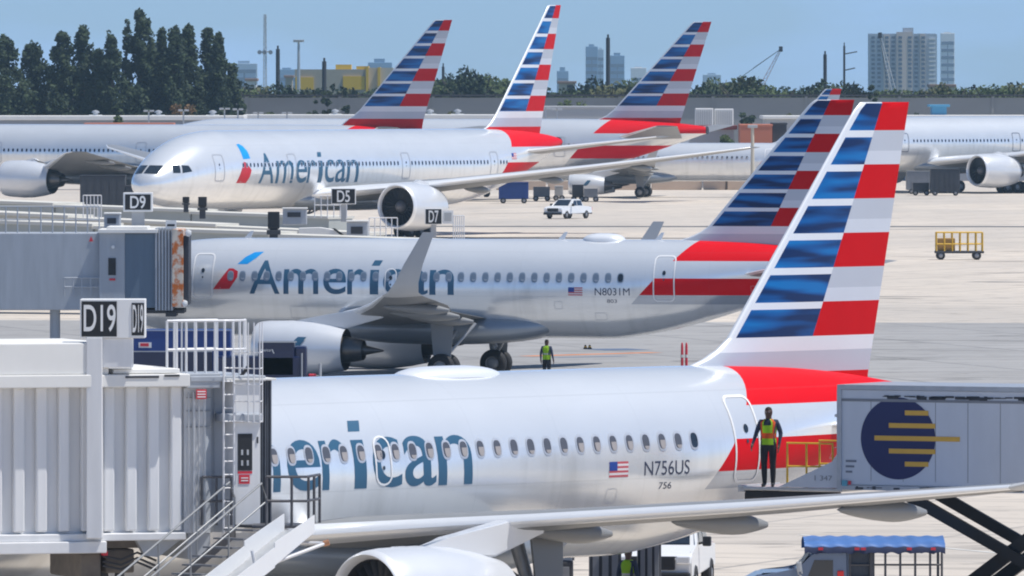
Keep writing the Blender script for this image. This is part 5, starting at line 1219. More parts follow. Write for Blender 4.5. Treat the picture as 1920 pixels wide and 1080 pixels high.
bm = nb(); poly(bm, [(cx+rr*math.cos(2*pi*q/64), -0.006, cz+rr*math.sin(2*pi*q/64)) for q in range(64)]); dsk = obj('emblem_disc', bm, disc_b, bx_, recalc=False)
for (xa, yy, xb) in ((1697, 774, 1741), (1667, 798, 1754), (1640, 822, 1800), (1667, 846, 1754), (1697, 870, 1741)):
    bm = nb(); zc_ = zz(yy, 221.3); box(bm, up(xa), up(xb), -0.013, -0.007, zc_-0.052, zc_+0.052); obj('emblem_bar', bm, gold, dsk)
bm = text_bm('SK 2', 0.33, 0.16); bmesh.ops.translate(bm, verts=bm.verts, vec=(up(1587), -0.008, zz(872, 222))); bm.free()
bm = nb()
for q in range(3): box(bm, up(1586), up(1606)-0.05*q, -0.010, -0.006, zz(866+q*10, 222), zz(862+q*10, 222))
obj('faded_stencil', bm, mat('stencil_grey', (0.16, 0.18, 0.22), 0.6), bx_)
bm = nb(); box(bm, up(1580), up(1590), -0.045, -0.036, zz(911, 222), zz(900, 222)); obj('data_plate', bm, mat('teal_plate', (0.10, 0.33, 0.42), 0.5), bx_)
bm = nb(); box(bm, up(1592), up(1597), -0.05, -0.036, zz(908, 222), zz(901, 222)); obj('marker_lamp', bm, sign_red, bx_)
# front platform reaching to the aircraft door
xl = up(1382)
bm = nb(); bbox(bm, xl, 0.0, 0.15, 2.0, zb-0.06, zb+0.02, 0.02); bbox(bm, xl-0.06, xl+0.1, 0.15, 2.0, zb-0.10, zb+0.05, 0.02); pf = obj('loading_platform', bm, galv, t)
bm = nb(); bbox(bm, xl+0.1, -0.1, 0.2, 0.35, zb-0.22, zb-0.07, 0.02); bbox(bm, xl-0.02, xl+0.18, 0.4, 1.8, zb-0.30, zb-0.11, 0.03); obj('platform_bumper', bm, rubber, pf)
bm = nb(); prism(bm, [(up(1456), 0.1, zb+0.03), (-0.02, 0.1, zb+0.03), (-0.02, 0.1, zb+0.86), (up(1556), 0.1, zb+0.60)], (0, 0.03, 0)); obj('side_shield', bm, box_grey, pf)
bm = text_bm('1 347', 0.42, 0.11); bmesh.ops.translate(bm, verts=bm.verts, vec=(up(1524), 0.09, zz(901, 222.3))); obj('unit_number', bm, gbox, pf, recalc=False)
for y in (0.25, 1.9):
    bm = nb(); zr = zz(833, 222); xs = [up(1467), up(1503), up(1552)]
    tube(bm, [(xs[0], y, zb), (xs[0], y, zr), (xs[-1], y, zr), (xs[-1]+0.02, y, zb)], 0.028, 8); tube(bm, [(xs[1], y, zr), (xs[1], y, zb)], 0.024, 8); tube(bm, [(xs[0], y, zb+0.48), (xs[-1], y, zb+0.48)], 0.02, 8); obj('guard_rail', bm, yellow_m, pf)
bm = nb(); prism(bm, [(-0.62, 1.1, zt-0.75), (0.02, 1.1, zt-0.60), (0.02, 1.1, zt-0.53), (-0.62, 1.1, zt-0.69)], (0, 0.9, 0)); obj('canopy_flap', bm, whw, bx_)
# scissor lift, chassis and cab below (mostly beyond the picture edge)
bm = nb()
for y in (0.45, 1.95):
    prism(bm, [(up(1645), y, zb-0.02), (up(1690), y, zb-0.02), (up(1690)+4.2, y, 1.15), (up(1690)+3.7, y, 1.15)], (0, 0.12, 0)); prism(bm, [(up(1712)+4.1, y+0.14, zb-0.02), (up(1712)+3.6, y+0.14, zb-0.02), (up(1712)+0.6, y+0.14, 1.15), (up(1712)+1.1, y+0.14, 1.15)], (0, 0.12, 0))
obj('scissor_lift', bm, black_m, t)
bm = nb(); bbox(bm, 2.3, 8.6, 0.4, 2.1, 0.75, 1.15, 0.04); ch_ = obj('chassis', bm, dgb, t)
bm = nb(); bbox(bm, 6.7, 8.7, 0.15, 2.25, 0.9, 2.6, 0.15); obj('cab', bm, truck_w, t); 
bm = nb(); bbox(bm, 7.3, 8.4, 0.12, 0.16, 1.7, 2.35, 0.01); obj('cab_window', bm, glassd, t)
for x in (3.2, 7.7):
    for y in (0.45, 2.0): wheel(ch_, (x, y, 0.48), 0.48, 0.28)
# the man on the platform
pp = P(1441, 910, 223.1)
person('man in orange and lime vest on the platform by the rear door', (pp.x, pp.y, zb+0.02), R(-14), 1.76, 'reach', 'mixed')
pp = P(1025, 716, F*H/(716-YH)); person('worker in lime vest beside the main wheels of the second airliner', (pp.x, pp.y, 0), R(160), 1.75, 'down', 'lime')
pp = P(1178, 1150, 229); person('worker in lime vest under the belly of the nearest airliner', (pp.x, 229, 0), R(150), 1.72, 'down', 'lime')

# ------------------------------------------------------------------ blue canopied truck at the lower right
d = 218.5; k = F/d; ox = hz(1590, d); t = thing('canopy_truck', 'blue-grey truck with scalloped blue canopy and net sides, lower right corner', 'truck', (ox, d, 0))
def e_(a): return hz(a, d)-ox
def f_(y): return zz(y+9, d)
bm = nb()
pts = [(e_(1395), 0.6), (e_(1395), f_(1078)-0.05), (e_(1425), f_(1066)), (e_(1498), f_(1062)), (e_(1518), f_(1028)), (e_(1530), f_(1023)), (e_(1592), f_(1023)), (e_(1594), 0.6)]
a = [bm.verts.new((x, 0, z)) for x, z in pts]; b = [bm.verts.new((x, 1.95, z)) for x, z in pts]; bm.faces.new(a); bm.faces.new(b[::-1])
for i in range(len(a)): j = (i+1) % len(a); bm.faces.new((a[i], b[i], b[j], a[j]))
bmesh.ops.bevel(bm, geom=bm.edges[:], offset=0.06, segments=3, affect='EDGES'); cabo = obj('cab', bm, truck_bg, t, 45)
bm = nb(); prism(bm, [(e_(1514), -0.012, f_(1074)), (e_(1562), -0.012, f_(1074)), (e_(1562), -0.012, f_(1041)), (e_(1527), -0.012, f_(1041))], (0, 0.02, 0)); obj('side_window', bm, glassd, cabo)
bm = nb(); prism(bm, [(e_(1500), 0.12, f_(1060)), (e_(1500), 1.8, f_(1060)), (e_(1519), 1.75, f_(1030)), (e_(1519), 0.18, f_(1030))], (-0.02, 0, 0.01)); obj('windshield', bm, glassd, cabo)
bm = nb(); tube(bm, [(e_(1506), -0.02, f_(1075)), (e_(1496), -0.22, f_(1066)), (e_(1494), -0.22, f_(1044)), (e_(1500), -0.2, f_(1042)), (e_(1503), -0.2, f_(1066))], 0.02, 8); bbox(bm, e_(1493), e_(1502), -0.27, -0.15, f_(1062), f_(1044), 0.02); obj('mirror', bm, galv, cabo)
bm = nb(); bbox(bm, e_(1570), e_(1582), -0.05, 0.0, f_(1079), f_(1061), 0.015); obj('side_lamp', bm, mat('red_lamp_lens', (0.85, 0.03, 0.02), 0.3), cabo)
bm = nb(); bbox(bm, e_(1590), e_(1790), 0, 2.0, 0.7, 1.0, 0.03); obj('bed', bm, dgb, t)
bm = nb(); rows_ = 15; x0, x1 = e_(1508), e_(1772)
top = [[], []]
for i in range(31):
    x = x0+(x1-x0)*i/30; sag = 0.03*math.sin(i*1.3)
    for s_, y in enumerate((-0.12, 2.15)): pass
g = []
for i in range(61):
    x = x0+(x1-x0)*i/60; col = []
    for j, (y, z) in enumerate([(-0.14, f_(1029)+0.025*abs(math.sin(i*pi/5))), (-0.13, f_(1016)), (-0.06, f_(1010)), (0.5, f_(1008)+0.05), (1.1, f_(1007)+0.08), (1.7, f_(1008)+0.05), (2.2, f_(1012)), (2.24, f_(1028))]):
        col.append(bm.verts.new((x, y, z+0.012*math.sin(i*0.9+j))))
    g.append(col)
for i in range(60):
    for j in range(7): bm.faces.new((g[i][j], g[i+1][j], g[i+1][j+1], g[i][j+1])).material_index = 1 if j == 0 else 0
obj('canopy', bm, [canopy_b, mat('canopy_dark_fringe', (0.02, 0.03, 0.08), 0.7)], t, 50)
bm = nb()
for xx in (1534, 1602, 1614, 1700, 1745): box(bm, e_(xx), e_(xx+9), -0.16, -0.142, f_(1022), f_(1017))
obj('canopy_marker', bm, sign_red, t)
bm = nb()
for xx in (1594, 1634, 1660, 1688, 1716, 1744, 1766):
    tube(bm, [(e_(xx), 0.0, 1.0), (e_(xx), 0.0, f_(1024))], 0.026 if xx != 1634 else 0.05, 6)
    if xx in (1594, 1766): tube(bm, [(e_(xx), 2.0, 1.0), (e_(xx), 2.0, f_(1024))], 0.03, 6)
for z in (f_(1050), f_(1074), 1.25):
    tube(bm, [(e_(1594), 0.0, z), (e_(1766), 0.0, z)], 0.022, 6)
[tube(bm, [(e_(xx), 0.0, 1.02), (e_(xx), 2.0, 1.02)], 0.02, 6) for xx in (1594, 1766)]; obj('cage', bm, drk_rail, t)
bm = nb(); box(bm, e_(1596), e_(1640), 0.03, 0.06, 1.0, f_(1024)); obj('side_curtain', bm, mat('mesh_curtain', (0.06, 0.07, 0.09), 0.8, 0, 0.4, 8, stretch=(6, 1, 1)), t)
for x in (e_(1450), e_(1700)):
    for y in (0.12, 1.85): wheel(t, (x, y, 0.42), 0.42, 0.26)

# ------------------------------------------------------------------ gate signs
def gate_sign(label, text, px0, px1, y0, y1, d, ypost, side=None, frame=3, tx=None, side_text=False, cat='gate sign', thick=0.5, postw=0.12):
    x0, x1 = hz(px0, d), hz(px1, d); z0, z1 = zz(y1, d), zz(y0, d); c = (x0+x1)/2; u = F/d
    t = thing('gate_sign', label, cat, (c, d, zz(ypost, d)), 0); bz = zz(ypost, d); W = (x1-x0)/2; fr = frame/u
    bm = nb(); bbox(bm, -W, W, 0, thick, z0-bz, z1-bz, 0.02); bo = obj('sign_box', bm, sign_wht, t)
    bm = nb(); box(bm, -W+fr, W-fr, -0.012, 0, z0-bz+fr, z1-bz-fr); obj('sign_face', bm, sign_blk, bo)
    hh = z1-z0-2*fr; tw = (W-fr)*2*(tx or 0.74)
    bm = text_bm(text, tw, hh*0.82, 0.012); bmesh.ops.translate(bm, verts=bm.verts, vec=(-tw/2, -0.018, z0-bz+fr+hh*0.09)); obj('sign_text', bm, sign_wht, bo, recalc=False)
    bm = nb(); bbox(bm, -postw, postw, thick*0.3, thick*0.7, 0, z0-bz, 0.01); obj('post', bm, lw, t)
    return t, bo
gate_sign('black gate sign reading D9 in a white frame on a pale post', 'D9', 231, 286, 361, 397, 427.5, 428, frame=3.5, postw=0.27, tx=0.60)
t, bo = gate_sign('small gate sign reading D5 above the jet bridge roofs', 'D5', 621, 667, 353, 383, 560, 416, frame=1.5, postw=0.14, tx=0.56)
t, bo = gate_sign('small gate sign reading D7 in front of the big round engine', 'D7', 797, 829, 391, 421, 556, 446, frame=1.2, postw=0.14, tx=0.62)
bm = nb(); W = 0.46; box(bm, W+0.02, W+0.62, 0.05, 0.5, 1.55/2, 1.55/2+0.72); bx2 = obj('side_box', bm, sign_wht, bo)
bm = nb(); box(bm, W+0.12, W+0.52, 0.03, 0.05, 0.90, 1.38); obj('side_face', bm, lw, bo)
# D19: big two-faced box
d = 205.6
t = thing('gate_sign', 'large gate sign box reading D19 on two faces at the left edge', 'gate sign', (hz(212, d), d, zz(690, d))); bz = zz(690, d); ox = hz(212, d)
def g_(a): return hz(a, d)-ox
def h_(y): return zz(y, d)-bz
bm = nb(); bbox(bm, g_(150), g_(272), 0, 0.7, h_(634), h_(561), 0.012); bo = obj('sign_box', bm, sign_wht, t)
bm = nb(); box(bm, g_(153), g_(219), -0.012, 0, h_(631), h_(565)); obj('sign_face', bm, sign_blk, bo)
bm = text_bm('D19', g_(217)-g_(157), h_(571)-h_(622), 0.012); bmesh.ops.translate(bm, verts=bm.verts, vec=(g_(157), -0.018, h_(622))); obj('sign_text', bm, sign_wht, bo, recalc=False)
bm = nb(); box(bm, g_(247), g_(270), -0.012, 0, h_(629), h_(568)); obj('sign_face', bm, sign_blk, bo)
bm = text_bm('D19', g_(268.5)-g_(248.5), h_(571)-h_(624), 0.012); bmesh.ops.translate(bm, verts=bm.verts, vec=(g_(248.5), -0.018, h_(624))); obj('sign_text', bm, sign_wht, bo, recalc=False)
bm = nb(); bbox(bm, g_(190), g_(248), 0.05, 0.65, 0, h_(634), 0.02); obj('pedestal', bm, bridge_w, t)
bm = nb(); bbox(bm, g_(162), g_(192), -0.02, 0.6, h_(1010), h_(632), 0.02); obj('mast', bm, bridge_w, t)

# ------------------------------------------------------------------ near jet bridge
def railing(bm, path, h, nposts, r=0.022, mids=(0.5,)):
    path = [Vector(p) for p in path]; L_ = [0]
    for a, b in zip(path, path[1:]): L_.append(L_[-1]+(b-a).length)
    def at(s):
        for i in range(len(path)-1):
            if s <= L_[i+1]+1e-6: return path[i]+(path[i+1]-path[i])*((s-L_[i])/max(1e-6, L_[i+1]-L_[i]))
        return path[-1]
    for q in range(nposts):
        p = at(L_[-1]*q/(nposts-1)); tube(bm, [p, p+Vector((0, 0, h))], r, 6)
    for f in (1.0,)+tuple(mids): tube(bm, [p+Vector((0, 0, h*f)) for p in path], r, 6)
d = 206.6; ox = hz(340, d); t = thing('jet_bridge', 'near white corrugated jet bridge with roof railing, ladder and dark canopy bellows', 'jet bridge', (ox, d, 0), R(18))
def e_(a): return hz(a, d)-ox
def f_(y): return zz(y, d)
# tunnel with corrugated side
bm = nb(); box(bm, e_(-320), e_(346), 0.12, 2.9, f_(998), f_(722)); tn = obj('tunnel', bm, bridge_w, t)
bm = nb(); x = e_(196)
for q in range(34):
    x1_ = e_(340)-q*0.47; x0_ = x1_-0.23
    if x0_ < e_(-320): break
    bbox(bm, x0_, x1_, -0.04, 0.12, f_(994), f_(724), 0.035)
obj('corrugation', bm, bridge_w, tn)
bm = nb(); bbox(bm, e_(-320), e_(347), -0.10, 2.95, f_(1012), f_(998), 0.02); bbox(bm, e_(-320), e_(190), -0.2, 2.95, f_(1034), f_(1012), 0.02); obj('floor_beam', bm, bridge_w, tn)
bm = nb(); bbox(bm, e_(-320), e_(346), -0.42, 3.1, f_(724), f_(700), 0.02); bbox(bm, e_(200), e_(330), -0.28, 3.0, f_(699), f_(690), 0.02); bbox(bm, e_(-320), e_(190), -0.35, 3.1, f_(700), f_(640), 0.03); obj('roof', bm, roof_w, tn)
bm = nb(); box(bm, e_(220), e_(285), -0.435, -0.41, f_(707), f_(703)); box(bm, e_(296), e_(325), -0.435, -0.41, f_(705), f_(701)); obj('roof_gap', bm, dgb, tn)
# cab
bm = nb()
cxx, cyy, crr = e_(428), 1.7, 0.9
outline = [(e_(346), 0.05), (e_(388), 0.0), (e_(400), 0.10), (e_(414), 0.35), (e_(432), 0.30), (e_(440), -0.15), (e_(490), -0.15), (e_(490), 3.0), (e_(346), 3.0)]
a = [bm.verts.new((x, y, f_(1000))) for x, y in outline]; b = [bm.verts.new((x, y, f_(708))) for x, y in outline]; bm.faces.new(a); bm.faces.new(b[::-1])
for i in range(len(a)):
    j = (i+1) % len(a); bm.faces.new((a[i], b[i], b[j], a[j])).material_index = 1 if i in (1, 2, 3) else 0
cab_ = obj('cab', bm, [bridge_w, bridge_g], t)
bm = nb(); bbox(bm, e_(346), e_(412), -0.18, 0.3, f_(728), f_(700), 0.02); bbox(bm, e_(415), e_(494), -0.25, 3.05, f_(792), f_(776), 0.03); bbox(bm, e_(352), e_(500), -0.2, 3.05, f_(716), f_(705), 0.02); obj('ledge', bm, bridge_g, cab_)
bm = nb()
for yy in (745, 770, 800): box(bm, e_(350), e_(398), -0.03, 0.02, f_(yy+1.2), f_(yy))
obj('conduit', bm, gbox, cab_)
for px in (352, 362, 372, 382):
    bm = nb(); tube(bm, [(e_(px), -0.08, f_(1000)), (e_(px), -0.08, f_(735))], 0.018 if px != 362 else 0.035, 8); obj('downpipe', bm, galv, cab_)
bm = nb(); box(bm, e_(446), e_(474), -0.17, -0.155, f_(883), f_(814)); wn_ = obj('cab_window', bm, black_m, cab_)
for (a, b) in ((452, 850), (463, 850), (452, 870), (463, 870)):
    bm = nb(); bbox(bm, e_(a), e_(a+4), -0.18, -0.17, f_(b+4), f_(b-6), 0.004); obj('window_light', bm, galv, wn_)
bm = nb(); box(bm, e_(446), e_(474), -0.165, -0.152, f_(889), f_(884)); box(bm, e_(448), e_(469), -0.17, -0.152, f_(908), f_(891)); obj('notice', bm, sign_red, cab_)
bm = nb(); box(bm, e_(452), e_(466), -0.176, -0.171, f_(898), f_(896)); box(bm, e_(452), e_(466), -0.176, -0.171, f_(903), f_(901)); obj('notice_text', bm, sign_wht, cab_)
bm = nb(); box(bm, e_(364), e_(384), -0.195, -0.18, f_(748), f_(730)); obj('warning_sign', bm, sign_red, cab_)
bm = nb(); [box(bm, e_(366), e_(382), -0.20, -0.196, f_(735+q*5), f_(733+q*5)) for q in range(3)]; obj('warning_sign_text', bm, sign_wht, cab_)
bm = nb(); box(bm, e_(441), e_(487), -0.156, -0.15, f_(985), f_(800)); obj('service_door', bm, bridge_w, cab_)
bm = nb(); bbox(bm, e_(483), e_(486), -0.18, -0.15, f_(832), f_(820), 0.004); obj('door_handle', bm, dgb, cab_)
# bellows
bm = nb()
for q in range(5):
    bbox(bm, e_(490)+q*0.055, e_(490)+q*0.055+0.04, -0.10+0.02*(q % 2), 3.1, f_(984)-0.02*(q % 2), f_(714), 0.01)
box(bm, e_(490), e_(516)-0.02, 0.0, 3.0, f_(980), f_(718)); obj('canopy_bellows', bm, mat('bellows_dark', (0.075, 0.085, 0.105), 0.75, 0, 0.25, 3, bump=0.3), t)
bm = nb(); bbox(bm, e_(418), e_(520), -0.22, 3.1, f_(714), f_(710), 0.008); obj('canopy_hood', bm, roof_w, t)
# roof railing with rounded end, vertical ladder
bm = nb(); path = [(e_(316), 0.15, f_(706)), (e_(424), 0.0, f_(706))]
for q in range(1, 9): a = -pi/2+q*pi/16; path.append((e_(420)+0.66*math.cos(a)*1.0, 0.66+0.66*math.sin(a), f_(706)))
railing(bm, path, f_(602)-f_(706), 12, 0.026, (0.48,)); railing(bm, [(e_(345), 0.15, f_(706)), (e_(345), 0.75, f_(706)), (e_(440), 1.1, f_(706))], f_(602)-f_(706), 4, 0.020, (0.48,)); obj('roof_railing', bm, pale_rail, t)
bm = nb()
for px in (414, 434): tube(bm, [(e_(px), -0.32, f_(1000)), (e_(px), -0.32, f_(668))], 0.022, 8)
for q in range(13): tube(bm, [(e_(414), -0.32, f_(690+q*25)), (e_(434), -0.32, f_(690+q*25))], 0.014, 6)
obj('ladder', bm, pale_rail, t)
bm = nb(); path = []
for hgt in (660, 690, 720, 752, 790): tube(bm, [(e_(434), -0.32, f_(hgt)), (e_(450), -0.75, f_(hgt)), (e_(470), -0.85, f_(hgt)), (e_(486), -0.45, f_(hgt))], 0.014, 6)
for (a, b) in ((450, -0.75), (470, -0.85), (486, -0.45), (460, -0.8)): tube(bm, [(e_(a), b, f_(792)), (e_(a), b, f_(604))], 0.014, 6)
obj('ladder_cage', bm, pale_rail, t)
bm = nb(); prism(bm, [(e_(441), -0.5, f_(703)), (e_(449), -0.5, f_(703)), (e_(464), -0.5, f_(684)), (e_(456), -0.5, f_(684))], (0, 0.03, 0)); obj('toe_plate', bm, sign_blk, t)
# undercarriage
bm = nb(); bbox(bm, e_(192), e_(300), 0.4, 2.4, f_(1028), f_(1012), 0.03); bbox(bm, e_(205), e_(262), 0.5, 2.2, f_(1075), f_(1030), 0.04); bbox(bm, e_(150), e_(192), 0.3, 2.6, f_(1085), f_(1035), 0.05); obj('undercarriage', bm, mat('undercarriage_paint', (0.14, 0.12, 0.10), 0.7, 0, 0.4, 4), t)
bm = nb(); prism(bm, [(e_(258), 0.2, f_(1012)), (e_(345), 0.2, f_(1012)), (e_(300), 0.2, f_(1045)), (e_(275), 0.2, f_(1042))], (0, 0.2, 0)); bbox(bm, e_(355), e_(400), 0.1, 2.5, f_(1050), f_(1000), 0.03); obj('support_bracket', bm, bridge_g, t)
bm = nb()
for px in (212, 243): tube(bm, [(e_(px), 0.9, 0.55), (e_(px), 0.9, f_(1030))], 0.10, 10)
for q, py in enumerate((1042, 1052, 1060)): tube(bm, [(e_(195), 0.30, f_(py)), (e_(230), 0.28, f_(py+7)), (e_(262), 0.30, f_(py-6)), (e_(300), 0.34, f_(py+10))], 0.025, 6)
obj('drive_column', bm, dgb, t)
bm = nb(); bbox(bm, e_(191), e_(200), 0.1, 0.3, f_(1040), f_(1032), 0.01); obj('tail_lamp', bm, sign_red, t)
for px in (212, 243): wheel(t, (e_(px), 0.9, 0.55), 0.55, 0.35)
# stair beside the cab: runs parallel to the fuselage
fdir = Vector((-0.676, -0.737, 0)); port = Vector((0.737, -0.676, 0)); base = P(470, 985, 206.3)
t = thing('service_stair', 'dark open-tread service stair with grey handrails beside the near jet bridge', 'stair', (base.x, base.y, 0)); L0 = Vector((0, 0, base.z)); slope = -0.56
def st_(u, v, z=0): return L0+fdir*u+port*v+Vector((0, 0, z+slope*max(0, u)))
bm = nb()
prism(bm, [st_(0, -0.45, 0), st_(0, 0.45, 0), st_(-1.25, 0.45, 0), st_(-1.25, -0.45, 0)], (0, 0, -0.05)); obj('landing', bm, dgb, t)
for q in range(12):
    u = 0.12+q*0.30; z = L0.z+slope*u
    c_ = L0+fdir*u; bm = nb(); prism(bm, [Vector((c_+port*-0.42).xy.to_tuple()+(z,)), Vector((c_+port*0.42).xy.to_tuple()+(z,)), Vector((c_+port*0.42+fdir*0.24).xy.to_tuple()+(z,)), Vector((c_+port*-0.42+fdir*0.24).xy.to_tuple()+(z,))], (0, 0, -0.035)); obj('tread', bm, galv if q % 1 == 0 and False else mat('tread_steel', (0.17, 0.18, 0.20), 0.6, 0.2, 0.3, 6), t)
for v in (-0.45, 0.45):
    bm = nb(); prism(bm, [st_(0, v, -0.02), st_(4.2, v, -0.02), st_(4.2, v, -0.26), st_(0, v, -0.26)], port*0.03); obj('stringer', bm, drk_rail, t)
    bm = nb()
    tube(bm, [st_(0, v, 0), st_(0, v, 0.55), st_(0.15, v, 0.95), st_(4.2, v, 0.95)], 0.024, 8); tube(bm, [st_(0.05, v, 0.5), st_(4.2, v, 0.5)], 0.018, 8)
    for u in (1.1, 2.2, 3.3): tube(bm, [st_(u, v, 0), st_(u, v, 0.95)], 0.020, 8)
    obj('handrail', bm, mat('handrail_grey', (0.27, 0.28, 0.29), 0.45, 0.4, 0.2, 6), t)
bm = nb(); c0 = P(500, 985, 206.0)-Vector((base.x, base.y, 0)); c1 = P(574, 985, 206.0)-Vector((base.x, base.y, 0)); c2 = c1+Vector((0.25, 1.2, 0)); hh = 0.98
railing(bm, [c0, c1, c2], hh, 5, 0.030, (0.5,)); bbox(bm, c0.x-0.3, c1.x, c0.y-0.02, c0.y+1.2, c0.z-0.06, c0.z, 0.01); lf = P(378, 985, 206.6)-Vector((base.x, base.y, 0)); railing(bm, [lf, lf+Vector((0.6, 0, 0))], hh, 3, 0.028, (0.5,)); obj('landing_railing', bm, drk_rail, t)
# baggage slide
bs = P(560, 985, 204.6); t = thing('baggage_slide', 'white baggage slide with two side walls running down from the stair landing', 'baggage slide', (bs.x, bs.y, 0)); L1 = Vector((0, 0, bs.z))
def sl_(u, v, z=0): return L1+fdir*u+port*v+Vector((0, 0, z-0.50*u))
for v, m_ in ((-0.42, truck_w), (0.42, truck_w)):
    bm = nb(); prism(bm, [sl_(0, v, 0.22), sl_(1.15, v, 0.28), sl_(1.15, v, -0.18), sl_(0, v, -0.12)], port*0.025); prism(bm, [sl_(1.18, v+0.03, 0.20), sl_(4.2, v+0.03, 0.20), sl_(4.2, v+0.03, -0.2), sl_(1.18, v+0.03, -0.2)], port*0.025); obj('side_wall', bm, m_, t)
bm = nb(); prism(bm, [sl_(0, -0.42, -0.1), sl_(0, 0.42, -0.1), sl_(4.2, 0.42, -0.15), sl_(4.2, -0.42, -0.15)], (0, 0, -0.03)); obj('chute_floor', bm, galv, t)
bm = nb(); a = P(612, 1018, 204.2)-Vector((bs.x, bs.y, 0)); b = P(480, 1068, 203.4)-Vector((bs.x, bs.y, 0)); c = P(540, 1018, 204.4)-Vector((bs.x, bs.y, 0))
tube(bm, [a, b], 0.035, 8); tube(bm, [a, c], 0.03, 8); tube(bm, [b, b+Vector((-0.08, 0, 0.38))], 0.035, 8); obj('support_arm', bm, pale_rail, t)
bm = nb(); lathe(bm, [(-0.06, 0), (-0.06, 0.06), (0.06, 0.06), (0.06, 0)], a, (1, 0, 0.3), 12); lathe(bm, [(-0.05, 0), (-0.05, 0.05), (0.05, 0.05), (0.05, 0)], c+Vector((0.05, 0, 0)), (1, 0, 0.3), 12); obj('pivot', bm, mat('pivot_copper', (0.45, 0.22, 0.12), 0.5, 0.3), t)

# ------------------------------------------------------------------ second jet bridge
d = 424; ox = hz(250, d); t = thing('jet_bridge', 'second jet bridge with blue-grey panel and rust-stained canopy frame at the nose door', 'jet bridge', (ox, d, 0))
bm = nb(); bbox(bm, e_(0-0) if False else hz(-260, d)-ox, hz(188, d)-ox, 0.4, 3.4, zz(582, d), zz(437, d), 0.04)
def e_(a): return hz(a, d)-ox
def f_(y): return zz(y, d)
tn = obj('tunnel', bm, bridge_g, t)
bm = nb(); bbox(bm, e_(186), e_(234), 0.1, 3.4, f_(580), f_(432), 0.03); cab_ = obj('cab', bm, bridge_g, t)
bm = nb(); box(bm, e_(234), e_(291), 0.15, 3.3, f_(577), f_(438)); obj('cab_side_panel', bm, bridge_b, cab_)
bm = nb()
for q in range(6): box(bm, e_(291)+q*0.13, e_(291)+q*0.13+0.09, 0.0-0.02*q, 3.4, f_(582), f_(428)); 
obj('folding_screen', bm, bridge_g, cab_)
bm = nb(); bbox(bm, e_(323), e_(344), -0.25, 3.4, f_(575), f_(430), 0.02); obj('canopy_frame', bm, rust_m, t)
bm = nb(); bbox(bm, e_(344), e_(354), -0.1, 3.2, f_(572), f_(442), 0.03); obj('canopy_bellows', bm, mat('bellows_dark2', (0.03, 0.035, 0.05), 0.8, 0, 0.2, 3), t)
for (a, b) in ((353, 437), (346, 569)):
    bm = nb(); lathe(bm, [(-0.14, 0), (-0.13, 0.09), (0, 0.15), (0.13, 0.09), (0.14, 0)], (e_(a), -0.15, f_(b)), (0.4, 0, 1), 14); obj('bumper_roller', bm, sign_wht, t, 50)
bm = nb(); bbox(bm, e_(184), e_(296), -0.15, 3.5, f_(437), f_(430), 0.02); bbox(bm, e_(200), e_(276), 0.1, 3.3, f_(430), f_(425), 0.02); obj('roof', bm, roof_w, t)
bm = nb(); box(bm, e_(203), e_(217), 0.07, 0.11, f_(516), f_(484)); obj('cab_window', bm, black_m, cab_)
bm = nb(); box(bm, e_(205), e_(216), 0.07, 0.11, f_(526), f_(522)); obj('notice', bm, sign_red, cab_)
bm = nb(); lathe(bm, [(-0.05, 0), (-0.04, 0.07), (0.02, 0.07), (0.05, 0)], (e_(212), 0.02, f_(463)), (0, 1, 0), 14); obj('lamp', bm, sign_wht, cab_)
bm = nb(); bbox(bm, e_(230), e_(345), 0.3, 3.2, f_(588), f_(580), 0.03); bbox(bm, e_(310), e_(330), 0.2, 2.6, f_(594), f_(585), 0.03); obj('floor_beam', bm, dgb, cab_)
bm = nb(); box(bm, e_(311), e_(331), -0.30, -0.2, f_(429), f_(413)); nt_ = obj('roof_plate', bm, sign_wht, t); bm = nb(); box(bm, e_(314), e_(328), -0.32, -0.30, f_(424), f_(420)); obj('plate_text', bm, sign_blk, nt_)
bm = nb(); prism(bm, [(e_(166), 0.37, f_(453)), (e_(174), 0.37, f_(453)), (e_(170), 0.37, f_(443))], (0, 0.02, 0)); obj('warning_mark', bm, sign_red, tn)
bm = nb(); railing(bm, [(e_(120), 0.2, f_(555)), (e_(186), 0.2, f_(555))], 0.75, 5, 0.03); railing(bm, [(e_(-100), 0.6, f_(437)), (e_(185), 0.6, f_(437))], 1.1, 14, 0.03); obj('railing', bm, bridge_g, t)
for x in (e_(100), e_(210)):
    bm = nb(); tube(bm, [(x, 1.6, 0.5), (x, 1.6, f_(582))], 0.22, 12); obj('support_column', bm, bridge_g, t)
    wheel(t, (x, 1.2, 0.5), 0.5, 0.3)

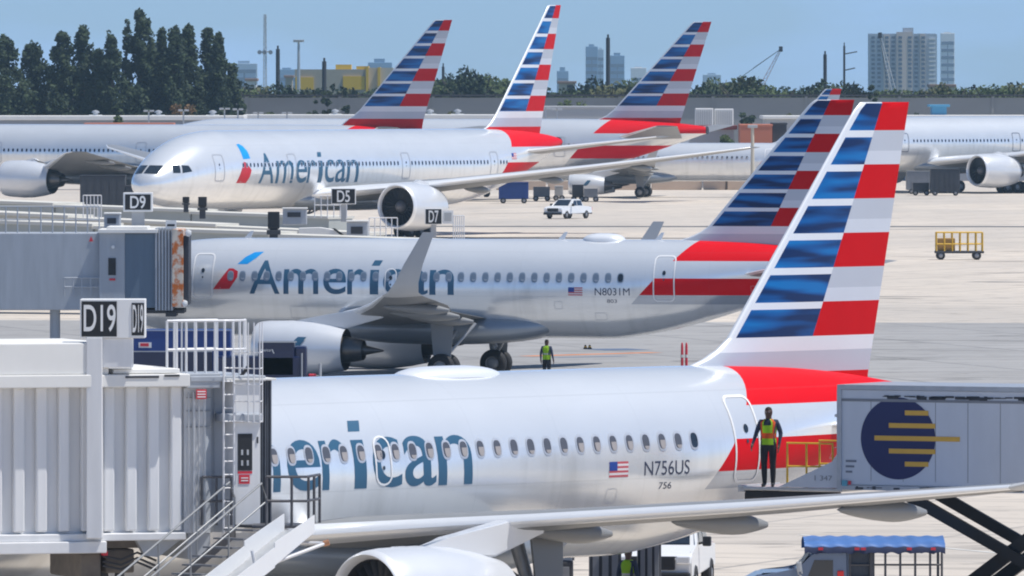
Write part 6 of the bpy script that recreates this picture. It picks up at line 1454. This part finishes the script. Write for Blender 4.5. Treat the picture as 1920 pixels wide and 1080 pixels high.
# ------------------------------------------------------------------ further jet bridges: long beige roofs
def far_bridge(label, a, b, d0, d1, m_, hgt=2.7, posts=()):
    A0 = P(a[0], a[1], d0); B0 = P(b[0], b[1], d1); t = thing('jet_bridge', label, 'jet bridge', (A0.x, A0.y, 0), math.atan2(B0.y-A0.y, B0.x-A0.x)); L_ = (B0.xy-A0.xy).length; z0, z1 = A0.z, B0.z
    n_ = 3
    for q in range(n_):
        u0, u1 = q/n_, (q+1)/n_; s_ = 0.12*q; bm = nb(); za, zb_ = z0+(z1-z0)*u0-s_, z0+(z1-z0)*u1-s_
        vs = box(bm, L_*u0, L_*u1-0.05, -1.5+s_, 1.5-s_, 0, 1)
        for v in vs: f = (v.co.x/L_); zt_ = z0+(z1-z0)*f-s_; v.co.z = zt_-0.16 if v.co.z > 0.5 else zt_-hgt
        sec = obj('tunnel_section', bm, m_, t)
        bm = nb(); vs = box(bm, L_*u0-0.1, L_*u1, -1.66+s_, 1.66-s_, 0, 1)
        for v in vs: f = (v.co.x/L_); zt_ = z0+(z1-z0)*f-s_; v.co.z = zt_ if v.co.z > 0.5 else zt_-0.17
        obj('roof', bm, roof_b, sec)
        bm = nb()
        for (o_, h2) in ((0.85, 0.07), (1.5, 0.05), (2.2, 0.1)):
            vs = box(bm, L_*u0, L_*u1-0.05, -1.56+s_, -1.5+s_, 0, 1)
            for v in vs: f = (v.co.x/L_); zt_ = z0+(z1-z0)*f-s_; v.co.z = zt_-o_+(h2 if v.co.z > 0.5 else 0)
        obj('side_rails', bm, lw, sec)
    for u in (0.35, 0.85):
        bm = nb(); tube(bm, [(L_*u, 0, 0), (L_*u, 0, z0+(z1-z0)*u-hgt)], 0.25, 10); obj('support_column', bm, gbox, t)
        for s in (-1, 1): wheel(t, (L_*u, s*0.6, 0.5), 0.5, 0.3)
    return t
far_bridge('rearmost long beige jet bridge roof under the long jet nose', (-120, 371), (640, 398), 650, 632, side_b)
far_bridge('middle long beige jet bridge roof passing behind sign D9', (-120, 391), (705, 428), 600, 588, mat('side_b2', (0.47, 0.46, 0.41), 0.7, 0, 0.15, 0.6))
far_bridge('nearest long beige jet bridge roof just above the second airliner', (-120, 408), (865, 441), 545, 530, side_b)
# dark boxy posts and small rooftop items on those bridges
for i, (a, b, y0, y1, dd, lb) in enumerate(((341, 356, 369, 386, 628, 'small black box sign back under the long jet cockpit'), (370, 389, 369, 398, 624, 'taller black box beside the small black box under the cockpit'), (500, 526, 397, 446, 526, 'tall black post with stepped head left of sign D5'))):
    t = thing('black_sign_post', lb, 'post', (hz((a+b)/2, dd), dd, zz(y1, dd)), 0, 'black posts on the jet bridge roofs'); w_ = (b-a)/2/F*dd; z1 = zz(y0, dd)-zz(y1, dd)
    bm = nb(); bbox(bm, -w_*0.85, w_*0.85, 0, 0.5, z1*0.35, z1, 0.04); obj('sign_box', bm, sign_blk, t)
    bm = nb(); bbox(bm, -w_*0.6, w_*0.6, 0.1, 0.4, -0.4, z1*0.36, 0.03); bbox(bm, -w_, w_, 0.0, 0.5, z1*0.12, z1*0.30, 0.03); obj('post', bm, drk, t)
for i, (a, b, y0, y1, dd, m_, lb) in enumerate(((650, 690, 416, 446, 552, bridge_g, 'grey cab end of a jet bridge below sign D5'), (530, 575, 392, 412, 600, bridge_g, 'small grey-green unit on the jet bridge roof left of sign D5'), (195, 225, 402, 425, 470, bridge_g, 'small grey unit on the jet bridge roof left of sign D9'))):
    t = thing('roof_unit', lb, 'rooftop unit', (hz((a+b)/2, dd), dd, zz(y1, dd)), 0, 'grey units on the jet bridge roofs'); w_ = (b-a)/2/F*dd; z1 = zz(y0, dd)-zz(y1, dd)
    bm = nb(); bbox(bm, -w_, w_, 0, 1.2, -0.3, z1, 0.05); obj('casing', bm, m_, t)
    bm = nb(); box(bm, -w_*0.6, w_*0.5, -0.03, 0, z1*0.25, z1*0.7); obj('grille', bm, dgb, t)
    bm = nb(); bbox(bm, -w_*1.05, w_*1.05, -0.1, 1.3, z1, z1+0.08, 0.02); obj('lid', bm, roof_w, t)
for i, (a, b, yb, dd, lb) in enumerate(((692, 745, 446, 560, 'pale guard railing left of the big round engine'), (156, 190, 402, 590, 'pale guard railing at the left end of the beige roofs'), (590, 650, 402, 600, 'pale guard railing beside sign D5'), (850, 870, 443, 545, 'short pale railing right of sign D7'))):
    t = thing('guard_railing', lb, 'railing', (hz(a, dd), dd, zz(yb, dd)), 0, 'guard railings on the jet bridges'); bm = nb(); L_ = (b-a)/F*dd
    for q in range(6): tube(bm, [(L_*q/5, 0, -0.2), (L_*q/5, 0, 1.1)], 0.03, 6)
    obj('upright_set', bm, pale_rail, t)
    bm = nb(); [tube(bm, [(0, 0, z), (L_, 0, z)], 0.03, 6) for z in (0.55, 1.1)]; obj('rail', bm, pale_rail, t)
bm = None
# white roof curve of a cab hood near D5
t = thing('canopy_hood', 'curved white hood with black edge at the end of the beige roofs', 'canopy', (hz(640, 545), 545, zz(446, 545)), 0); bm = nb(); pts = [(hz(a, 545)-hz(640, 545), zz(b, 545)-zz(446, 545)) for a, b in ((560, 428), (600, 427), (630, 432), (648, 446), (636, 448), (600, 440), (560, 438))]
prism(bm, [(x, 0, z) for x, z in pts], (0, 2.2, 0)); obj('hood_shell', bm, roof_w, t, 50)
bm = nb(); prism(bm, [(hz(a, 545)-hz(640, 545), -0.04, zz(b, 545)-zz(446, 545)) for a, b in ((622, 428), (628, 428), (652, 445), (646, 446))], (0, 0.03, 0)); obj('hood_edge', bm, sign_blk, t)

# thin lamp post among the far airliners
t = thing('ramp_light_post', 'thin beige post in front of the orange brick shed', 'post', (hz(1411, 1040), 1040, 0)); bm = nb(); tube(bm, [(0, 0, 0), (0, 0, zz(240, 1040))], [0.22, 0.16], 10); obj('shaft', bm, cw, t)
bm = nb(); bbox(bm, -0.5, 0.5, -0.2, 0.2, zz(240, 1040), zz(234, 1040), 0.05); obj('lamp_head', bm, lw, t)

# ------------------------------------------------------------------ haze
bm = nb(); box(bm, -2600, 2600, -60, 7800, -1.0, 112.0)
hz_m = bpy.data.materials.new('haze_air'); hz_m.use_nodes = True; nt = hz_m.node_tree
for n in list(nt.nodes):
    if n.type != 'OUTPUT_MATERIAL': nt.nodes.remove(n)
pv = nt.nodes.new('ShaderNodeVolumePrincipled'); pv.inputs['Color'].default_value = (0.55, 0.80, 1.0, 1); pv.inputs['Density'].default_value = 0.000075; pv.inputs['Anisotropy'].default_value = 0.0
nt.links.new(pv.outputs[0], [n for n in nt.nodes if n.type == 'OUTPUT_MATERIAL'][0].inputs['Volume'])
o = obj('haze', bm, hz_m); o['kind'] = 'stuff'
